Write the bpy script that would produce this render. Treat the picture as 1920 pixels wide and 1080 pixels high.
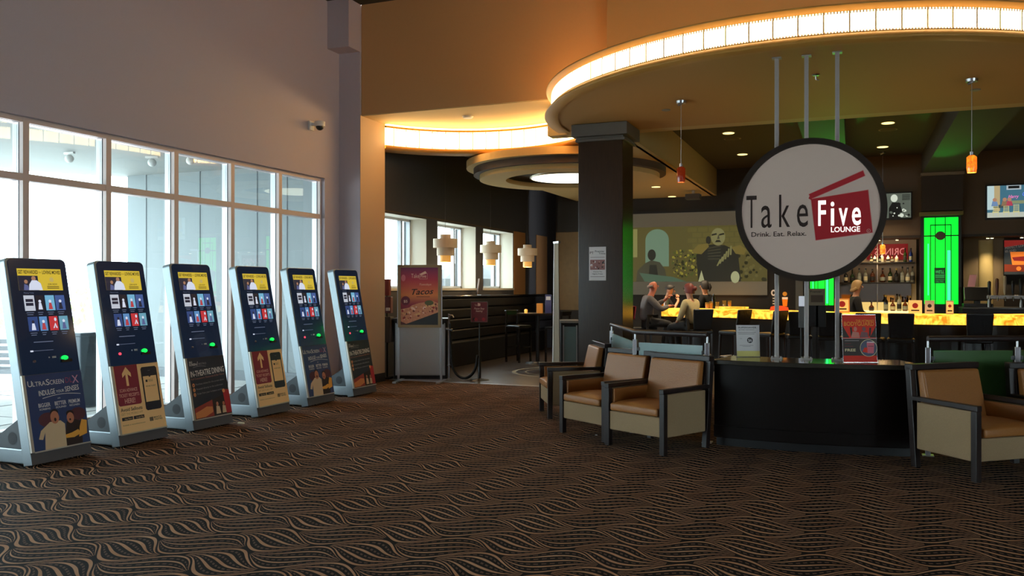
import bpy, bmesh, math, random
from math import sin, cos, pi, sqrt, atan2, radians
from mathutils import Vector, Matrix
random.seed(7)
sc = bpy.context.scene
for o in list(bpy.data.objects): bpy.data.objects.remove(o)
COL = sc.collection
# ---------------------------------------------------------------- camera, sky, exposure
EYE = 1.55
cd = bpy.data.cameras.new('camera'); cam = bpy.data.objects.new('camera', cd); COL.objects.link(cam)
cam.location = (0, 0, EYE); cam.rotation_euler = (radians(90), 0, radians(21.8))
cd.lens = 30; cd.sensor_width = 36; cd.clip_end = 200
sc.camera = cam
sc.view_settings.view_transform = 'Standard'; sc.view_settings.look = 'None'
sc.view_settings.gamma = 1; sc.view_settings.exposure = 0.6
sc.view_settings.use_curve_mapping = False
sc.cycles.use_denoising = True
sc.cycles.max_bounces = 8; sc.cycles.diffuse_bounces = 4; sc.cycles.glossy_bounces = 4
sc.cycles.transparent_max_bounces = 12
sc.cycles.sample_clamp_indirect = 6
sc.cycles.caustics_reflective = False; sc.cycles.caustics_refractive = False
W = bpy.data.worlds.new('sky'); sc.world = W; W.use_nodes = True
bg = W.node_tree.nodes['Background']
bg.inputs[0].default_value = (0.92, 0.95, 1.0, 1); bg.inputs[1].default_value = 8

SN, CS = sin(radians(21.8)), cos(radians(21.8))
def ray(px):                       # X/Y slope of the sight line of a column of the photo
    u = (px-960)/1600
    return (-SN+u*CS), (CS+u*SN)
def at_y(px, Y):                   # ground position at depth plane Y, and its camera depth
    a, b = ray(px); d = Y/b
    return a*d, d
def at_x(px, X):
    a, b = ray(px); d = X/a
    return b*d, d
def at_d(px, d):
    a, b = ray(px); return a*d, b*d
def zz(py, d): return EYE+(541-py)*d/1600

# ---------------------------------------------------------------- helpers
def lin(c): 
    c /= 255.0
    return c/12.92 if c <= 0.04045 else ((c+0.055)/1.055)**2.4
def C(r, g, b): return (lin(r), lin(g), lin(b), 1)
MATS = {}
def mat(name, col=(128,128,128), rough=.55, metal=0.0, noise=None, bump=None, emis=None, es=0.0, coat=0, spec=.5, alpha=None, stretch=None):
    if name in MATS: return MATS[name]
    m = bpy.data.materials.new(name); m.use_nodes = True; MATS[name] = m
    nt = m.node_tree; b = nt.nodes['Principled BSDF']
    b.inputs['Base Color'].default_value = C(*col); b.inputs['Roughness'].default_value = rough
    b.inputs['Metallic'].default_value = metal; b.inputs['Coat Weight'].default_value = coat
    b.inputs['Specular IOR Level'].default_value = spec
    if alpha is not None: b.inputs['Alpha'].default_value = alpha
    if emis:
        b.inputs['Emission Color'].default_value = C(*emis); b.inputs['Emission Strength'].default_value = es
    if noise or bump:
        tc = nt.nodes.new('ShaderNodeTexCoord'); mp = nt.nodes.new('ShaderNodeMapping')
        nt.links.new(tc.outputs['Object'], mp.inputs['Vector'])
        if stretch: mp.inputs['Scale'].default_value = stretch
        nz = nt.nodes.new('ShaderNodeTexNoise'); nz.inputs['Detail'].default_value = 5
        nz.inputs['Scale'].default_value = (noise or bump)[0]
        nt.links.new(mp.outputs[0], nz.inputs['Vector'])
        if noise:
            k = noise[1]; r = nt.nodes.new('ShaderNodeMix'); r.data_type = 'RGBA'
            r.inputs['A'].default_value = C(*[max(0, c*(1-k)) for c in col]); r.inputs['B'].default_value = C(*[min(255, c*(1+k)) for c in col])
            nt.links.new(nz.outputs['Fac'], r.inputs['Factor']); nt.links.new(r.outputs['Result'], b.inputs['Base Color'])
        if bump:
            bp = nt.nodes.new('ShaderNodeBump'); bp.inputs['Strength'].default_value = bump[1]; bp.inputs['Distance'].default_value = .01
            nt.links.new(nz.outputs['Fac'], bp.inputs['Height']); nt.links.new(bp.outputs[0], b.inputs['Normal'])
    return m
def glow(name, col, es):
    return mat(name, (10,10,10), .5, emis=col, es=es)
class NX:                          # tiny expression builder for shader maths
    def __init__(s, nt): s.nt = nt
    def f(s, op, *a):
        n = s.nt.nodes.new('ShaderNodeMath'); n.operation = op
        for i, v in enumerate(a):
            if isinstance(v, (int, float)): n.inputs[i].default_value = v
            else: s.nt.links.new(v, n.inputs[i])
        return n.outputs[0]
    def mix(s, fac, a, b):
        n = s.nt.nodes.new('ShaderNodeMix'); n.data_type = 'RGBA'
        for key, v in (('Factor', fac), ('A', a), ('B', b)):
            if isinstance(v, (int, float, tuple)): n.inputs[key].default_value = v
            else: s.nt.links.new(v, n.inputs[key])
        return n.outputs['Result']

_tc = {}
def text_geo(s, bold=0.0, shear=0.0):
    k = (s, bold, shear)
    if k in _tc: return _tc[k]
    cu = bpy.data.curves.new('t', 'FONT'); cu.body = s; cu.size = 1; cu.resolution_u = 3
    cu.offset = bold; cu.shear = shear; cu.fill_mode = 'FRONT'
    ob = bpy.data.objects.new('t', cu); COL.objects.link(ob)
    bpy.context.view_layer.update()
    me = bpy.data.meshes.new_from_object(ob.evaluated_get(bpy.context.evaluated_depsgraph_get()))
    v = [(p.co.x, p.co.y) for p in me.vertices]; f = [tuple(p.vertices) for p in me.polygons]
    bpy.data.objects.remove(ob); bpy.data.curves.remove(cu); bpy.data.meshes.remove(me)
    x0 = min(p[0] for p in v); x1 = max(p[0] for p in v)
    v = [(x-x0, y) for x, y in v]
    _tc[k] = (v, f, x1-x0); return _tc[k]

class MB:
    def __init__(s, M=None): s.v = []; s.f = []; s.m = []; s.mats = []; s.M = M; s.sm = []
    def mi(s, m):
        if m not in s.mats: s.mats.append(m)
        return s.mats.index(m)
    def add(s, vs, fs, m, smooth=False):
        b = len(s.v); k = s.mi(m)
        for p in vs:
            p = Vector(p); s.v.append(s.M @ p if s.M else p)
        for f in fs: s.f.append(tuple(i+b for i in f)); s.m.append(k); s.sm.append(smooth)
        return s
    def box(s, x0, x1, y0, y1, z0, z1, m):
        if x0 > x1: x0, x1 = x1, x0
        if y0 > y1: y0, y1 = y1, y0
        v = [(x0,y0,z0),(x1,y0,z0),(x1,y1,z0),(x0,y1,z0),(x0,y0,z1),(x1,y0,z1),(x1,y1,z1),(x0,y1,z1)]
        return s.add(v, [(0,3,2,1),(4,5,6,7),(0,1,5,4),(1,2,6,5),(2,3,7,6),(3,0,4,7)], m)
    def prism(s, poly, z0, z1, m, smooth=False):   # poly counter-clockwise in xy
        n = len(poly)
        v = [(x,y,z0) for x,y in poly]+[(x,y,z1) for x,y in poly]
        f = [tuple(range(n-1,-1,-1)), tuple(range(n,2*n))]
        s.add(v, f, m); 
        return s.add(v, [(i,(i+1)%n,n+(i+1)%n,n+i) for i in range(n)], m, smooth)
    def hexa(s, b, t, m):              # four bottom points, four top points
        return s.add(list(b)+list(t), [(0,3,2,1),(4,5,6,7),(0,1,5,4),(1,2,6,5),(2,3,7,6),(3,0,4,7)], m)
    def lathe(s, prof, m, c=(0,0,0), n=20, sx=1, sy=1, smooth=True):
        v = []; f = []
        for r, z in prof:
            for i in range(n):
                a = 2*pi*i/n; v.append((c[0]+r*sx*cos(a), c[1]+r*sy*sin(a), c[2]+z))
        k = len(prof)
        for j in range(k-1):
            for i in range(n): f.append((j*n+i, j*n+(i+1)%n, (j+1)*n+(i+1)%n, (j+1)*n+i))
        s.add(v, f, m, smooth)
        return s.add(v, [tuple(range(n-1,-1,-1)), tuple(range((k-1)*n, k*n))], m)
    def ball(s, c, r, m, sx=1, sy=1, sz=1, n=14, k=9):
        prof = [(max(1e-4, r*sin(pi*j/k)), -r*sz*cos(pi*j/k)) for j in range(k+1)]
        return s.lathe(prof, m, c, n, sx, sy)
    def tube(s, pts, r, m, n=10, closed=False):
        pts = [Vector(p) for p in pts]; v = []; f = []
        R = r if isinstance(r, (list, tuple)) else [r]*len(pts); N = len(pts)
        ref = None
        for i, p in enumerate(pts):
            if closed: t = pts[(i+1)%N]-pts[i-1]
            else: t = pts[min(i+1,N-1)]-pts[max(i-1,0)]
            t.normalize()
            if ref is None: ref = t.orthogonal().normalized()
            ref = (ref-t*ref.dot(t)).normalized(); b = t.cross(ref)
            for j in range(n):
                a = 2*pi*j/n; v.append(p+(ref*cos(a)+b*sin(a))*R[i])
        K = N if closed else N-1
        for i in range(K):
            for j in range(n): f.append((i*n+j, i*n+(j+1)%n, ((i+1)%N)*n+(j+1)%n, ((i+1)%N)*n+j))
        s.add(v, f, m, True)
        if not closed: s.add(v, [tuple(range(n-1,-1,-1)), tuple(range((N-1)*n, N*n))], m)
        return s
    # --- flat graphics on a face: F maps (a across, b up, n out)
    def quad(s, F, x0, x1, y0, y1, off, m):
        return s.add([F@Vector((x0,y0,off)),F@Vector((x1,y0,off)),F@Vector((x1,y1,off)),F@Vector((x0,y1,off))], [(0,1,2,3)], m)
    def poly(s, F, pts, off, m):
        return s.add([F@Vector((x,y,off)) for x,y in pts], [tuple(range(len(pts)))], m)
    def disc(s, F, x, y, r, off, m, n=20, sy=1):
        return s.poly(F, [(x+r*cos(2*pi*i/n), y+r*sy*sin(2*pi*i/n)) for i in range(n)], off, m)
    def ringf(s, F, x, y, r0, r1, off, m, n=28, a0=0, a1=2*pi):
        v = []; f = []
        for i in range(n+1):
            a = a0+(a1-a0)*i/n
            v += [F@Vector((x+r0*cos(a), y+r0*sin(a), off)), F@Vector((x+r1*cos(a), y+r1*sin(a), off))]
        for i in range(n): f.append((2*i, 2*i+1, 2*i+3, 2*i+2))
        return s.add(v, f, m)
    def text(s, F, t, x, y, h, off, m, w=None, align='l', bold=0.0, shear=0.0, rot=0, cap=.70, mirror=False):
        v, f, tw = text_geo(t, bold, shear)
        k = h/cap; kx = k if w is None else w/tw
        ox = {'l':0, 'c':-tw*kx/2, 'r':-tw*kx}[align]
        ca, sa = cos(rot), sin(rot); out = []
        for px, py in v:
            px = px*kx+ox; py = py*k
            if mirror: px = -px
            out.append(F@Vector((x+px*ca-py*sa, y+px*sa+py*ca, off)))
        return s.add(out, f, m)
    def mesh(s, name='mesh'):
        me = bpy.data.meshes.new(name); me.from_pydata([tuple(p) for p in s.v], [], s.f)
        for m in s.mats: me.materials.append(m)
        me.polygons.foreach_set('material_index', s.m); me.polygons.foreach_set('use_smooth', s.sm)
        me.update(); return me
    def build(s, name, parent=None, bevel=0, loc=None, rz=None, seg=2, label=None):
        o = bpy.data.objects.new(name, s.mesh(name)); COL.objects.link(o)
        if parent: o.parent = parent
        if loc is not None: o.location = loc
        if rz is not None: o.rotation_euler = (0,0,rz)
        if bevel:
            b = o.modifiers.new('bevel', 'BEVEL'); b.width = bevel; b.segments = seg; b.limit_method = 'ANGLE'; b.angle_limit = radians(40)
        if label: o['label'] = label
        return o
def thing(name, label, cat, loc=(0,0,0), rz=0, group=None):
    o = bpy.data.objects.new(name, None); COL.objects.link(o); o.empty_display_size = .1
    o.location = loc; o.rotation_euler = (0,0,rz); o['label'] = label; o['category'] = cat
    if group: o['group'] = group
    return o
def tag(o, label, cat, group=None):
    o['label'] = label; o['category'] = cat
    if group: o['group'] = group
    return o
def struct(o): o['kind'] = 'structure'; return o
def copy_tree(o, parent=None):
    c = o.copy(); COL.objects.link(c)
    if parent: c.parent = parent
    for ch in list(o.children): copy_tree(ch, c)
    return c
def dup(o, loc, rz, label, group=None):
    c = copy_tree(o); c.location = loc; c.rotation_euler = (0,0,rz); c['label'] = label
    if group: c['group'] = group
    return c
def frame(o, ax, up, n):             # 4x4 from origin and axes
    ax, up, n = Vector(ax).normalized(), Vector(up).normalized(), Vector(n).normalized()
    return Matrix(((ax.x,up.x,n.x,o[0]),(ax.y,up.y,n.y,o[1]),(ax.z,up.z,n.z,o[2]),(0,0,0,1)))

# ---------------------------------------------------------------- materials
HWARM = mat('header paint with amber light', (200,152,98), .75, noise=(160,.03))  # same wall paint as PAINT, with the amber light mixed into its colour
PAINT = mat('taupe wall paint', (188,176,182), .75, noise=(180,.03), bump=(260,.12))
JAMB = mat('tan paint', (178,148,118), .7, noise=(180,.03))
TANC = mat('tan ceiling paint', (208,174,112), .8, noise=(40,.02))
DARKW = mat('charcoal wall paint', (68,68,72), .7, noise=(30,.05))
DARKC = mat('dark brown ceiling paint', (62,56,46), .8, noise=(30,.05))
BRNW = mat('brown wall paint', (96,78,58), .7, noise=(30,.04))
WOODD = mat('dark walnut laminate', (56,40,28), .2, noise=(9,.22), stretch=(14,14,.6), spec=.3)
WOODC = mat('dark counter wood', (15,9,7), .45, noise=(7,.3), stretch=(12,12,.5), spec=.2)
TOPD = mat('dark polished counter top', (52,50,44), .12, noise=(20,.1), coat=.4)
FRAMEW = mat('chair frame wood', (34,24,22), .35, noise=(12,.15), stretch=(3,3,.6))
LEATH = mat('ochre leather', (158,112,62), .42, noise=(7,.10), bump=(30,.35))
FABR = mat('beige woven fabric', (156,130,96), .85, noise=(220,.10), bump=(300,.4))
BLK = mat('black plastic', (22,22,24), .4)
BLKL = mat('black leather', (26,26,28), .33, bump=(25,.3))
CHROME = mat('brushed steel', (190,190,192), .3, 1.0, noise=(60,.05), stretch=(1,1,20))
ALU = mat('silver painted metal', (150,162,168), .38, .55, noise=(90,.03))
GREYM = mat('grey metal panel', (92,92,96), .5, .35)
POLE = mat('pale grey painted pole', (176,168,162), .4, .3)
WHITE = mat('white paint', (228,226,222), .6)
CREAM = mat('cream window reveal', (214,208,192), .7)
MULL = mat('aluminium window frame', (206,206,208), .42, .45)
MULLW = mat('window frame inner face', (206,188,182), .5, .1)
GASK = mat('black gasket', (25,27,30), .6)
AMBERLIP = mat('gold painted metal lip', (196,140,60), .5)
SKIN = mat('skin', (205,150,120), .55)
HAIRD = mat('dark hair', (28,22,20), .6)
INK = mat('black ink', (24,22,22), .6)
PAPER = mat('white paper', (222,216,214), .7)
RED = mat('red print', (165,34,44), .5)

def glass_mat(name, tint, rough, trans):
    m = bpy.data.materials.new(name); m.use_nodes = True; nt = m.node_tree; nt.nodes.clear()
    out = nt.nodes.new('ShaderNodeOutputMaterial'); mx = nt.nodes.new('ShaderNodeMixShader')
    tr = nt.nodes.new('ShaderNodeBsdfTransparent'); gl = nt.nodes.new('ShaderNodeBsdfGlossy'); lw = nt.nodes.new('ShaderNodeLayerWeight')
    tr.inputs[0].default_value = tint; gl.inputs['Roughness'].default_value = rough; lw.inputs['Blend'].default_value = .5
    pw = nt.nodes.new('ShaderNodeMath'); pw.operation = 'POWER'; pw.inputs[1].default_value = 4.0; nt.links.new(lw.outputs['Facing'], pw.inputs[0])
    mul = nt.nodes.new('ShaderNodeMath'); mul.operation = 'MULTIPLY_ADD'; mul.inputs[1].default_value = .75; mul.inputs[2].default_value = trans; mul.use_clamp = True
    nt.links.new(pw.outputs[0], mul.inputs[0]); nt.links.new(mul.outputs[0], mx.inputs[0])
    nt.links.new(tr.outputs[0], mx.inputs[1]); nt.links.new(gl.outputs[0], mx.inputs[2]); nt.links.new(mx.outputs[0], out.inputs[0])
    return m
PANE = glass_mat('window glass', (.86,.95,.96,1), .0, .05)
FROST = mat('frosted aqua glass', (150,178,176), .35, emis=(120,150,150), es=0)
FROST.node_tree.nodes['Principled BSDF'].inputs['Transmission Weight'].default_value = .35
def mirror_mat():
    m = mat('bar mirror', (150,140,125), .04, 1.0, noise=(3,.03)); return m

# carpet: interlocking leaf-shaped bundles of stripes that follow a wave
def carpet():
    m = bpy.data.materials.new('patterned carpet'); m.use_nodes = True; nt = m.node_tree; b = nt.nodes['Principled BSDF']
    x = NX(nt); g = nt.nodes.new('ShaderNodeTexCoord'); sp = nt.nodes.new('ShaderNodeSeparateXYZ')
    nt.links.new(g.outputs['Object'], sp.inputs[0])
    nz = nt.nodes.new('ShaderNodeTexNoise'); nz.inputs['Scale'].default_value = 2.2; nz.inputs['Detail'].default_value = 1
    nt.links.new(g.outputs['Object'], nz.inputs['Vector'])
    wob = x.f('MULTIPLY', x.f('SUBTRACT', nz.outputs['Fac'], .5), .07)
    X = x.f('ADD', sp.outputs[0], wob); Y = x.f('ADD', sp.outputs[1], wob)
    LX, LY = .69, .47
    ph = x.f('MULTIPLY', x.f('ADD', X, 4.71), 2*pi/LX)
    v = x.f('ADD', x.f('SUBTRACT', Y, 4.34), x.f('MULTIPLY', x.f('SINE', ph), .062))
    T = x.f('MULTIPLY', x.f('ADD', x.f('COSINE', ph), 1.0), LY/4)
    vA = x.f('MULTIPLY', x.f('SUBTRACT', x.f('FRACT', x.f('ADD', x.f('DIVIDE', v, LY), .5)), .5), LY)
    vB = x.f('MULTIPLY', x.f('SUBTRACT', x.f('FRACT', x.f('DIVIDE', v, LY)), .5), LY)
    isA = x.f('LESS_THAN', x.f('ABSOLUTE', vA), T)
    TB = x.f('SUBTRACT', LY/2, T)
    w = x.f('ADD', x.f('MULTIPLY', x.f('DIVIDE', vA, x.f('MAXIMUM', T, .012)), isA),
            x.f('MULTIPLY', x.f('DIVIDE', vB, x.f('MAXIMUM', TB, .012)), x.f('SUBTRACT', 1, isA)))
    TT = x.f('ADD', x.f('MULTIPLY', T, isA), x.f('MULTIPLY', TB, x.f('SUBTRACT', 1, isA)))
    hw_ = x.f('ADD', .105, x.f('MULTIPLY', isA, .03))
    k = x.f('FRACT', x.f('ADD', x.f('MULTIPLY', w, 2.3), .5))               # solid lines, five across a leaf
    solid = x.f('LESS_THAN', x.f('ABSOLUTE', x.f('SUBTRACT', k, .5)), hw_)
    k2 = x.f('FRACT', x.f('MULTIPLY', w, 2.3))
    dl = x.f('LESS_THAN', x.f('ABSOLUTE', x.f('SUBTRACT', k2, .5)), .10)
    dash = x.f('MULTIPLY', dl, x.f('GREATER_THAN', x.f('FRACT', x.f('ADD', x.f('MULTIPLY', X, 26), x.f('MULTIPLY', w, 1.7))), .42))
    edge = x.f('LESS_THAN', x.f('ABSOLUTE', w), .93)
    wide = x.f('GREATER_THAN', TT, .022)
    msk = x.f('MULTIPLY', x.f('MAXIMUM', solid, dash), x.f('MULTIPLY', edge, wide))
    fn = nt.nodes.new('ShaderNodeTexNoise'); fn.inputs['Scale'].default_value = 160; fn.inputs['Detail'].default_value = 2
    nt.links.new(g.outputs['Object'], fn.inputs['Vector'])
    br = nt.nodes.new('ShaderNodeTexNoise'); br.inputs['Scale'].default_value = 3.3
    nt.links.new(g.outputs['Object'], br.inputs['Vector'])
    line = x.mix(solid, C(104,82,68), x.mix(br.outputs['Fac'], C(176,122,80), C(220,178,142)))
    base = x.mix(fn.outputs['Fac'], C(7,5,5), C(20,16,16))
    col = x.mix(x.f('MULTIPLY', msk, x.f('ADD', x.f('MULTIPLY', fn.outputs['Fac'], .5), .62)), base, line)
    nt.links.new(col, b.inputs['Base Color']); b.inputs['Roughness'].default_value = .95; b.inputs['Specular IOR Level'].default_value = .15
    bp = nt.nodes.new('ShaderNodeBump'); bp.inputs['Strength'].default_value = .5; bp.inputs['Distance'].default_value = .01
    nt.links.new(fn.outputs['Fac'], bp.inputs['Height']); nt.links.new(bp.outputs[0], b.inputs['Normal'])
    return m
CARPET = carpet()

def film(name, cx, cy, z0, z1, R, es, pitch=.23):      # back-lit film strip band on a round drum
    m = bpy.data.materials.new(name); m.use_nodes = True; nt = m.node_tree; b = nt.nodes['Principled BSDF']
    x = NX(nt); g = nt.nodes.new('ShaderNodeTexCoord'); sp = nt.nodes.new('ShaderNodeSeparateXYZ'); nt.links.new(g.outputs['Object'], sp.inputs[0])
    s = x.f('MULTIPLY', x.f('ARCTAN2', x.f('SUBTRACT', sp.outputs[1], cy), x.f('SUBTRACT', sp.outputs[0], cx)), R)
    z = x.f('DIVIDE', x.f('SUBTRACT', sp.outputs[2], z0), z1-z0)
    fr = x.f('ABSOLUTE', x.f('SUBTRACT', x.f('FRACT', x.f('DIVIDE', s, pitch)), .5))
    bar = x.f('GREATER_THAN', fr, .466)
    hole = x.f('LESS_THAN', x.f('FRACT', x.f('DIVIDE', s, pitch/8)), .48)
    e1 = x.f('GREATER_THAN', x.f('ABSOLUTE', x.f('SUBTRACT', z, .5)), .40)
    dark = x.f('MINIMUM', 1, x.f('ADD', bar, x.f('MULTIPLY', hole, e1)))
    pulse = x.f('ADD', 1, x.f('MULTIPLY', x.f('COSINE', x.f('MULTIPLY', fr, 2*pi)), -.12))
    col = x.mix(dark, (1,.66,.28,1), (.45,.20,.03,1))
    nt.links.new(col, b.inputs['Emission Color'])
    nt.links.new(x.f('MULTIPLY', x.f('SUBTRACT', 1, x.f('MULTIPLY', dark, .975)), x.f('MULTIPLY', pulse, es)), b.inputs['Emission Strength'])
    b.inputs['Base Color'].default_value = C(230,210,170)
    return m
def onyx(name, es, scale=5):
    m = bpy.data.materials.new(name); m.use_nodes = True; nt = m.node_tree; b = nt.nodes['Principled BSDF']
    x = NX(nt); g = nt.nodes.new('ShaderNodeTexCoord'); nz = nt.nodes.new('ShaderNodeTexNoise'); nz.inputs['Scale'].default_value = scale
    nz.inputs['Detail'].default_value = 6; nz.inputs['Distortion'].default_value = 1.5
    nt.links.new(g.outputs['Object'], nz.inputs['Vector'])
    f = x.f('SMOOTHSTEP', nz.outputs['Fac'], .35, .7) if False else x.f('MINIMUM', 1, x.f('MAXIMUM', 0, x.f('MULTIPLY', x.f('SUBTRACT', nz.outputs['Fac'], .36), 3.2)))
    col = x.mix(f, C(170,96,10), C(255,200,70)); nt.links.new(col, b.inputs['Emission Color'])
    b.inputs['Emission Strength'].default_value = es; b.inputs['Base Color'].default_value = C(200,140,60); b.inputs['Roughness'].default_value = .15
    return m
# ---------------------------------------------------------------- setting
TN = [2]
def trimname(): TN[0] += 1; return 'trim_%d' % TN[0]
XW = -7.66; HY = 11.71; JY = 12.44
def slab(name, x0, x1, y0, y1, z0, z1, m, bevel=0):
    return struct(MB().box(x0, x1, y0, y1, z0, z1, m).build(name, bevel=bevel))
slab('floor', XW, 9, -4, 12.62, -.1, 0, CARPET)
def plank():
    m = bpy.data.materials.new('dark wood floor'); m.use_nodes = True; nt = m.node_tree; b = nt.nodes['Principled BSDF']
    g = nt.nodes.new('ShaderNodeTexCoord'); br = nt.nodes.new('ShaderNodeTexBrick'); nt.links.new(g.outputs['Object'], br.inputs['Vector'])
    br.inputs['Scale'].default_value = 1; br.inputs['Brick Width'].default_value = 1.2; br.inputs['Row Height'].default_value = .14
    br.inputs['Mortar Size'].default_value = .003; br.inputs['Color1'].default_value = C(62,54,50); br.inputs['Color2'].default_value = C(76,66,60); br.inputs['Mortar'].default_value = C(25,22,20)
    nt.links.new(br.outputs['Color'], b.inputs['Base Color']); b.inputs['Roughness'].default_value = .28
    return m
PLANK = plank()
slab('floor_lounge', XW, 9, 12.62, 24, -.1, 0, PLANK)
struct(MB().box(-7.27, -3.3, 12.59, 12.65, -.02, .008, CHROME).build('trim_1'))      # metal edge between carpet and boards
# pale ring let into the lounge floor
t = MB()
for r0, r1 in ((.98, 1.05), (.78, .81)):
    v = []; f = []
    for i in range(64):
        a = 2*pi*i/64; v += [(r0*cos(a), r0*sin(a), 0), (r1*cos(a), r1*sin(a), 0)]
    for i in range(64): j = (i+1) % 64; f.append((2*i, 2*i+1, 2*j+1, 2*j))
    t.add(v, f, mat('pale floor inlay', (150,142,120), .4))
struct(t.build('trim_2', loc=(-4.87, 15.0, .003)))

def holed_wall_y(name, x0, x1, ya, yb, za, zb, holes, m):      # wall that runs along y with openings (y0,y1,z0,z1)
    t = MB(); y = ya
    for h0, h1, k0, k1 in holes:
        if h0 > y: t.box(x0, x1, y, h0, za, zb, m)
        if k0 > za: t.box(x0, x1, h0, h1, za, k0, m)
        if k1 < zb: t.box(x0, x1, h0, h1, k1, zb, m)
        y = h1
    if y < yb: t.box(x0, x1, y, yb, za, zb, m)
    return struct(t.build(name))
WY = [11.28-1.026*i for i in range(15)]; WY.reverse()           # mullion lines of the lobby glazing
holed_wall_y('wall_left', XW-.22, XW, -4, HY, -.1, 6.05, [(WY[0], WY[-1], .08, 3.265)], PAINT)
slab('wall_left_upper_return', XW-.22, XW, HY, JY, -.1, 6.05, PAINT)
slab('ceiling', XW, 9, -4, HY, 6.05, 6.2, DARKC)
slab('wall_back', XW-.2, 9, -4.2, -4, -.1, 6.05, PAINT)
slab('wall_right', 9, 9.2, 2.6, 24, -.1, 6.2, BRNW)
struct(MB().box(9, 9.2, -4.2, -3.6, -.1, 6.2, PAINT).box(9, 9.2, -3.6, 2.6, 3.7, 6.2, PAINT).box(9, 9.2, -3.6, 2.6, -.1, .1, PAINT).build('wall_right_front'))
t = MB()  # window added out of view to light the left wall and kiosk fronts
for i in range(7): t.box(9.05, 9.15, -3.6+i*1.022-(0 if i < 6 else .07)+0, -3.53+i*1.022-(0 if i < 6 else .07), .1, 3.7, MULL)
for zf in (.1, 2.62, 3.63): t.box(9.05, 9.15, -3.6, 2.6, zf, zf+.07, MULL)
o = struct(t.build('window_41')); MB().box(9.1, 9.106, -3.6, 2.6, .1, 3.7, PANE).build('pane', o)
# header wall over the lounge opening, pillar at its left end
slab('wall_header', -7.262, 9, HY, JY, 4.3, 6.05, HWARM)
slab('wall_pillar', XW, -7.27, HY-.03, JY, -.05, 6.05, PAINT)
struct(MB().box(-7.268, -7.262, HY-.03, JY, .0, 4.3, JAMB).build('wall_jamb'))
slab('wall_pillar_head', XW, -7.27, HY-.36, HY-.03, 5.30, 6.05, PAINT)
x0, _ = at_y(1138, HY-.22)
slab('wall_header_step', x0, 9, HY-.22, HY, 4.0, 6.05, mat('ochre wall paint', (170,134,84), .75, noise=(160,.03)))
struct(MB().box(XW, XW+.012, 11.3, HY-.03, 0, .14, mat('dark rubber base', (34,30,30), .5)).box(XW, -7.258, HY-.045, HY-.03, 0, .14, MATS['dark rubber base']).box(-7.262, -7.25, HY-.03, JY, 0, .14, MATS['dark rubber base']).build('baseboard_left'))
# lobby glazing, one bay each
n = 1
for i in range(len(WY)-1):
    a, b = WY[i], WY[i+1]; t = MB()
    e = .035
    for yy in ([a] if i < len(WY)-2 else [a, b]):
        y0, y1 = (yy-e, yy+e) if WY[0] < yy < WY[-1] else ((yy, yy+e) if yy == WY[0] else (yy-e, yy))
        t.box(XW-.11, XW-.06, y0, y1, .08, 3.265, MULLW)
        t.box(XW-.125, XW-.11, y0+.004, y1-.004, .08, 3.265, GASK)
        t.box(XW-.21, XW-.125, y0, y1, .08, 3.265, MULL)
    for z0, z1 in ((.08, .14), (2.63, 2.70), (3.215, 3.265)):
        t.box(XW-.11, XW-.063, a+e, b-e, z0, z1, MULLW); t.box(XW-.125, XW-.11, a+e, b-e, z0+.004, z1-.004, GASK); t.box(XW-.21, XW-.125, a+e, b-e, z0, z1, MULL)
    o = struct(t.build('window_%d' % n))
    MB().box(XW-.15, XW-.144, a+e, b-e, .14, 2.62, PANE).box(XW-.15, XW-.144, a+e, b-e, 2.69, 3.195, PANE).build('pane', o)
    n += 1
# lounge window wall
ORG = mat('warm ochre wall panel', (176,128,76), .7, noise=(20,.05))
LW = [(12.86, 14.70), (15.16, 17.02), (17.42, 19.22)]
holed_wall_y('wall_lounge_left', XW-.5, XW, JY, 22.4, -.1, 4.4, [(a, b, 1.54, 2.88) for a, b in LW], DARKW)
for a, b in LW:
    t = MB(); X0, X1 = XW-.42, XW-.34
    t.box(X0, X1, a, a+.05, 1.54, 2.88, MULL).box(X0, X1, b-.05, b, 1.54, 2.88, MULL).box(X0, X1, a, b, 1.54, 1.59, MULL).box(X0, X1, a, b, 2.83, 2.88, MULL)
    for yy in (a+(b-a)*.36, a+(b-a)*.80): t.box(X0, X1, yy-.03, yy+.03, 1.59, 2.83, MULL); t.box(X1, X1+.006, yy-.008, yy+.008, 1.59, 2.83, GASK)
    t.box(X1, XW-.002, b-.006, b-.001, 1.541, 2.878, CREAM); t.box(X1, XW-.002, a+.001, a+.006, 1.541, 2.878, CREAM)
    t.box(X1, XW-.002, a, b, 2.874, 2.879, CREAM); t.box(X1, XW+.03, a-.02, b+.02, 1.50, 1.545, CREAM)
    o = struct(t.build('window_%d' % n)); n += 1
    MB().box(X0+.03, X0+.036, a+.05, b-.05, 1.59, 2.83, PANE).build('pane', o)
# ochre panels between dark pilasters
y1, _ = at_x(984, XW); yA, _ = at_x(1005, XW); yB, _ = at_x(1025, XW)
for a, b in ((19.26, y1), (yA, min(yB, 22.3))):
    struct(MB().box(XW, XW+.015, a, b, 1.2, 2.93, ORG).build(trimname()))
struct(MB().box(XW, XW+.012, 12.5, 19.2, 2.9, 2.93, BRNW).build(trimname()))

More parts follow.
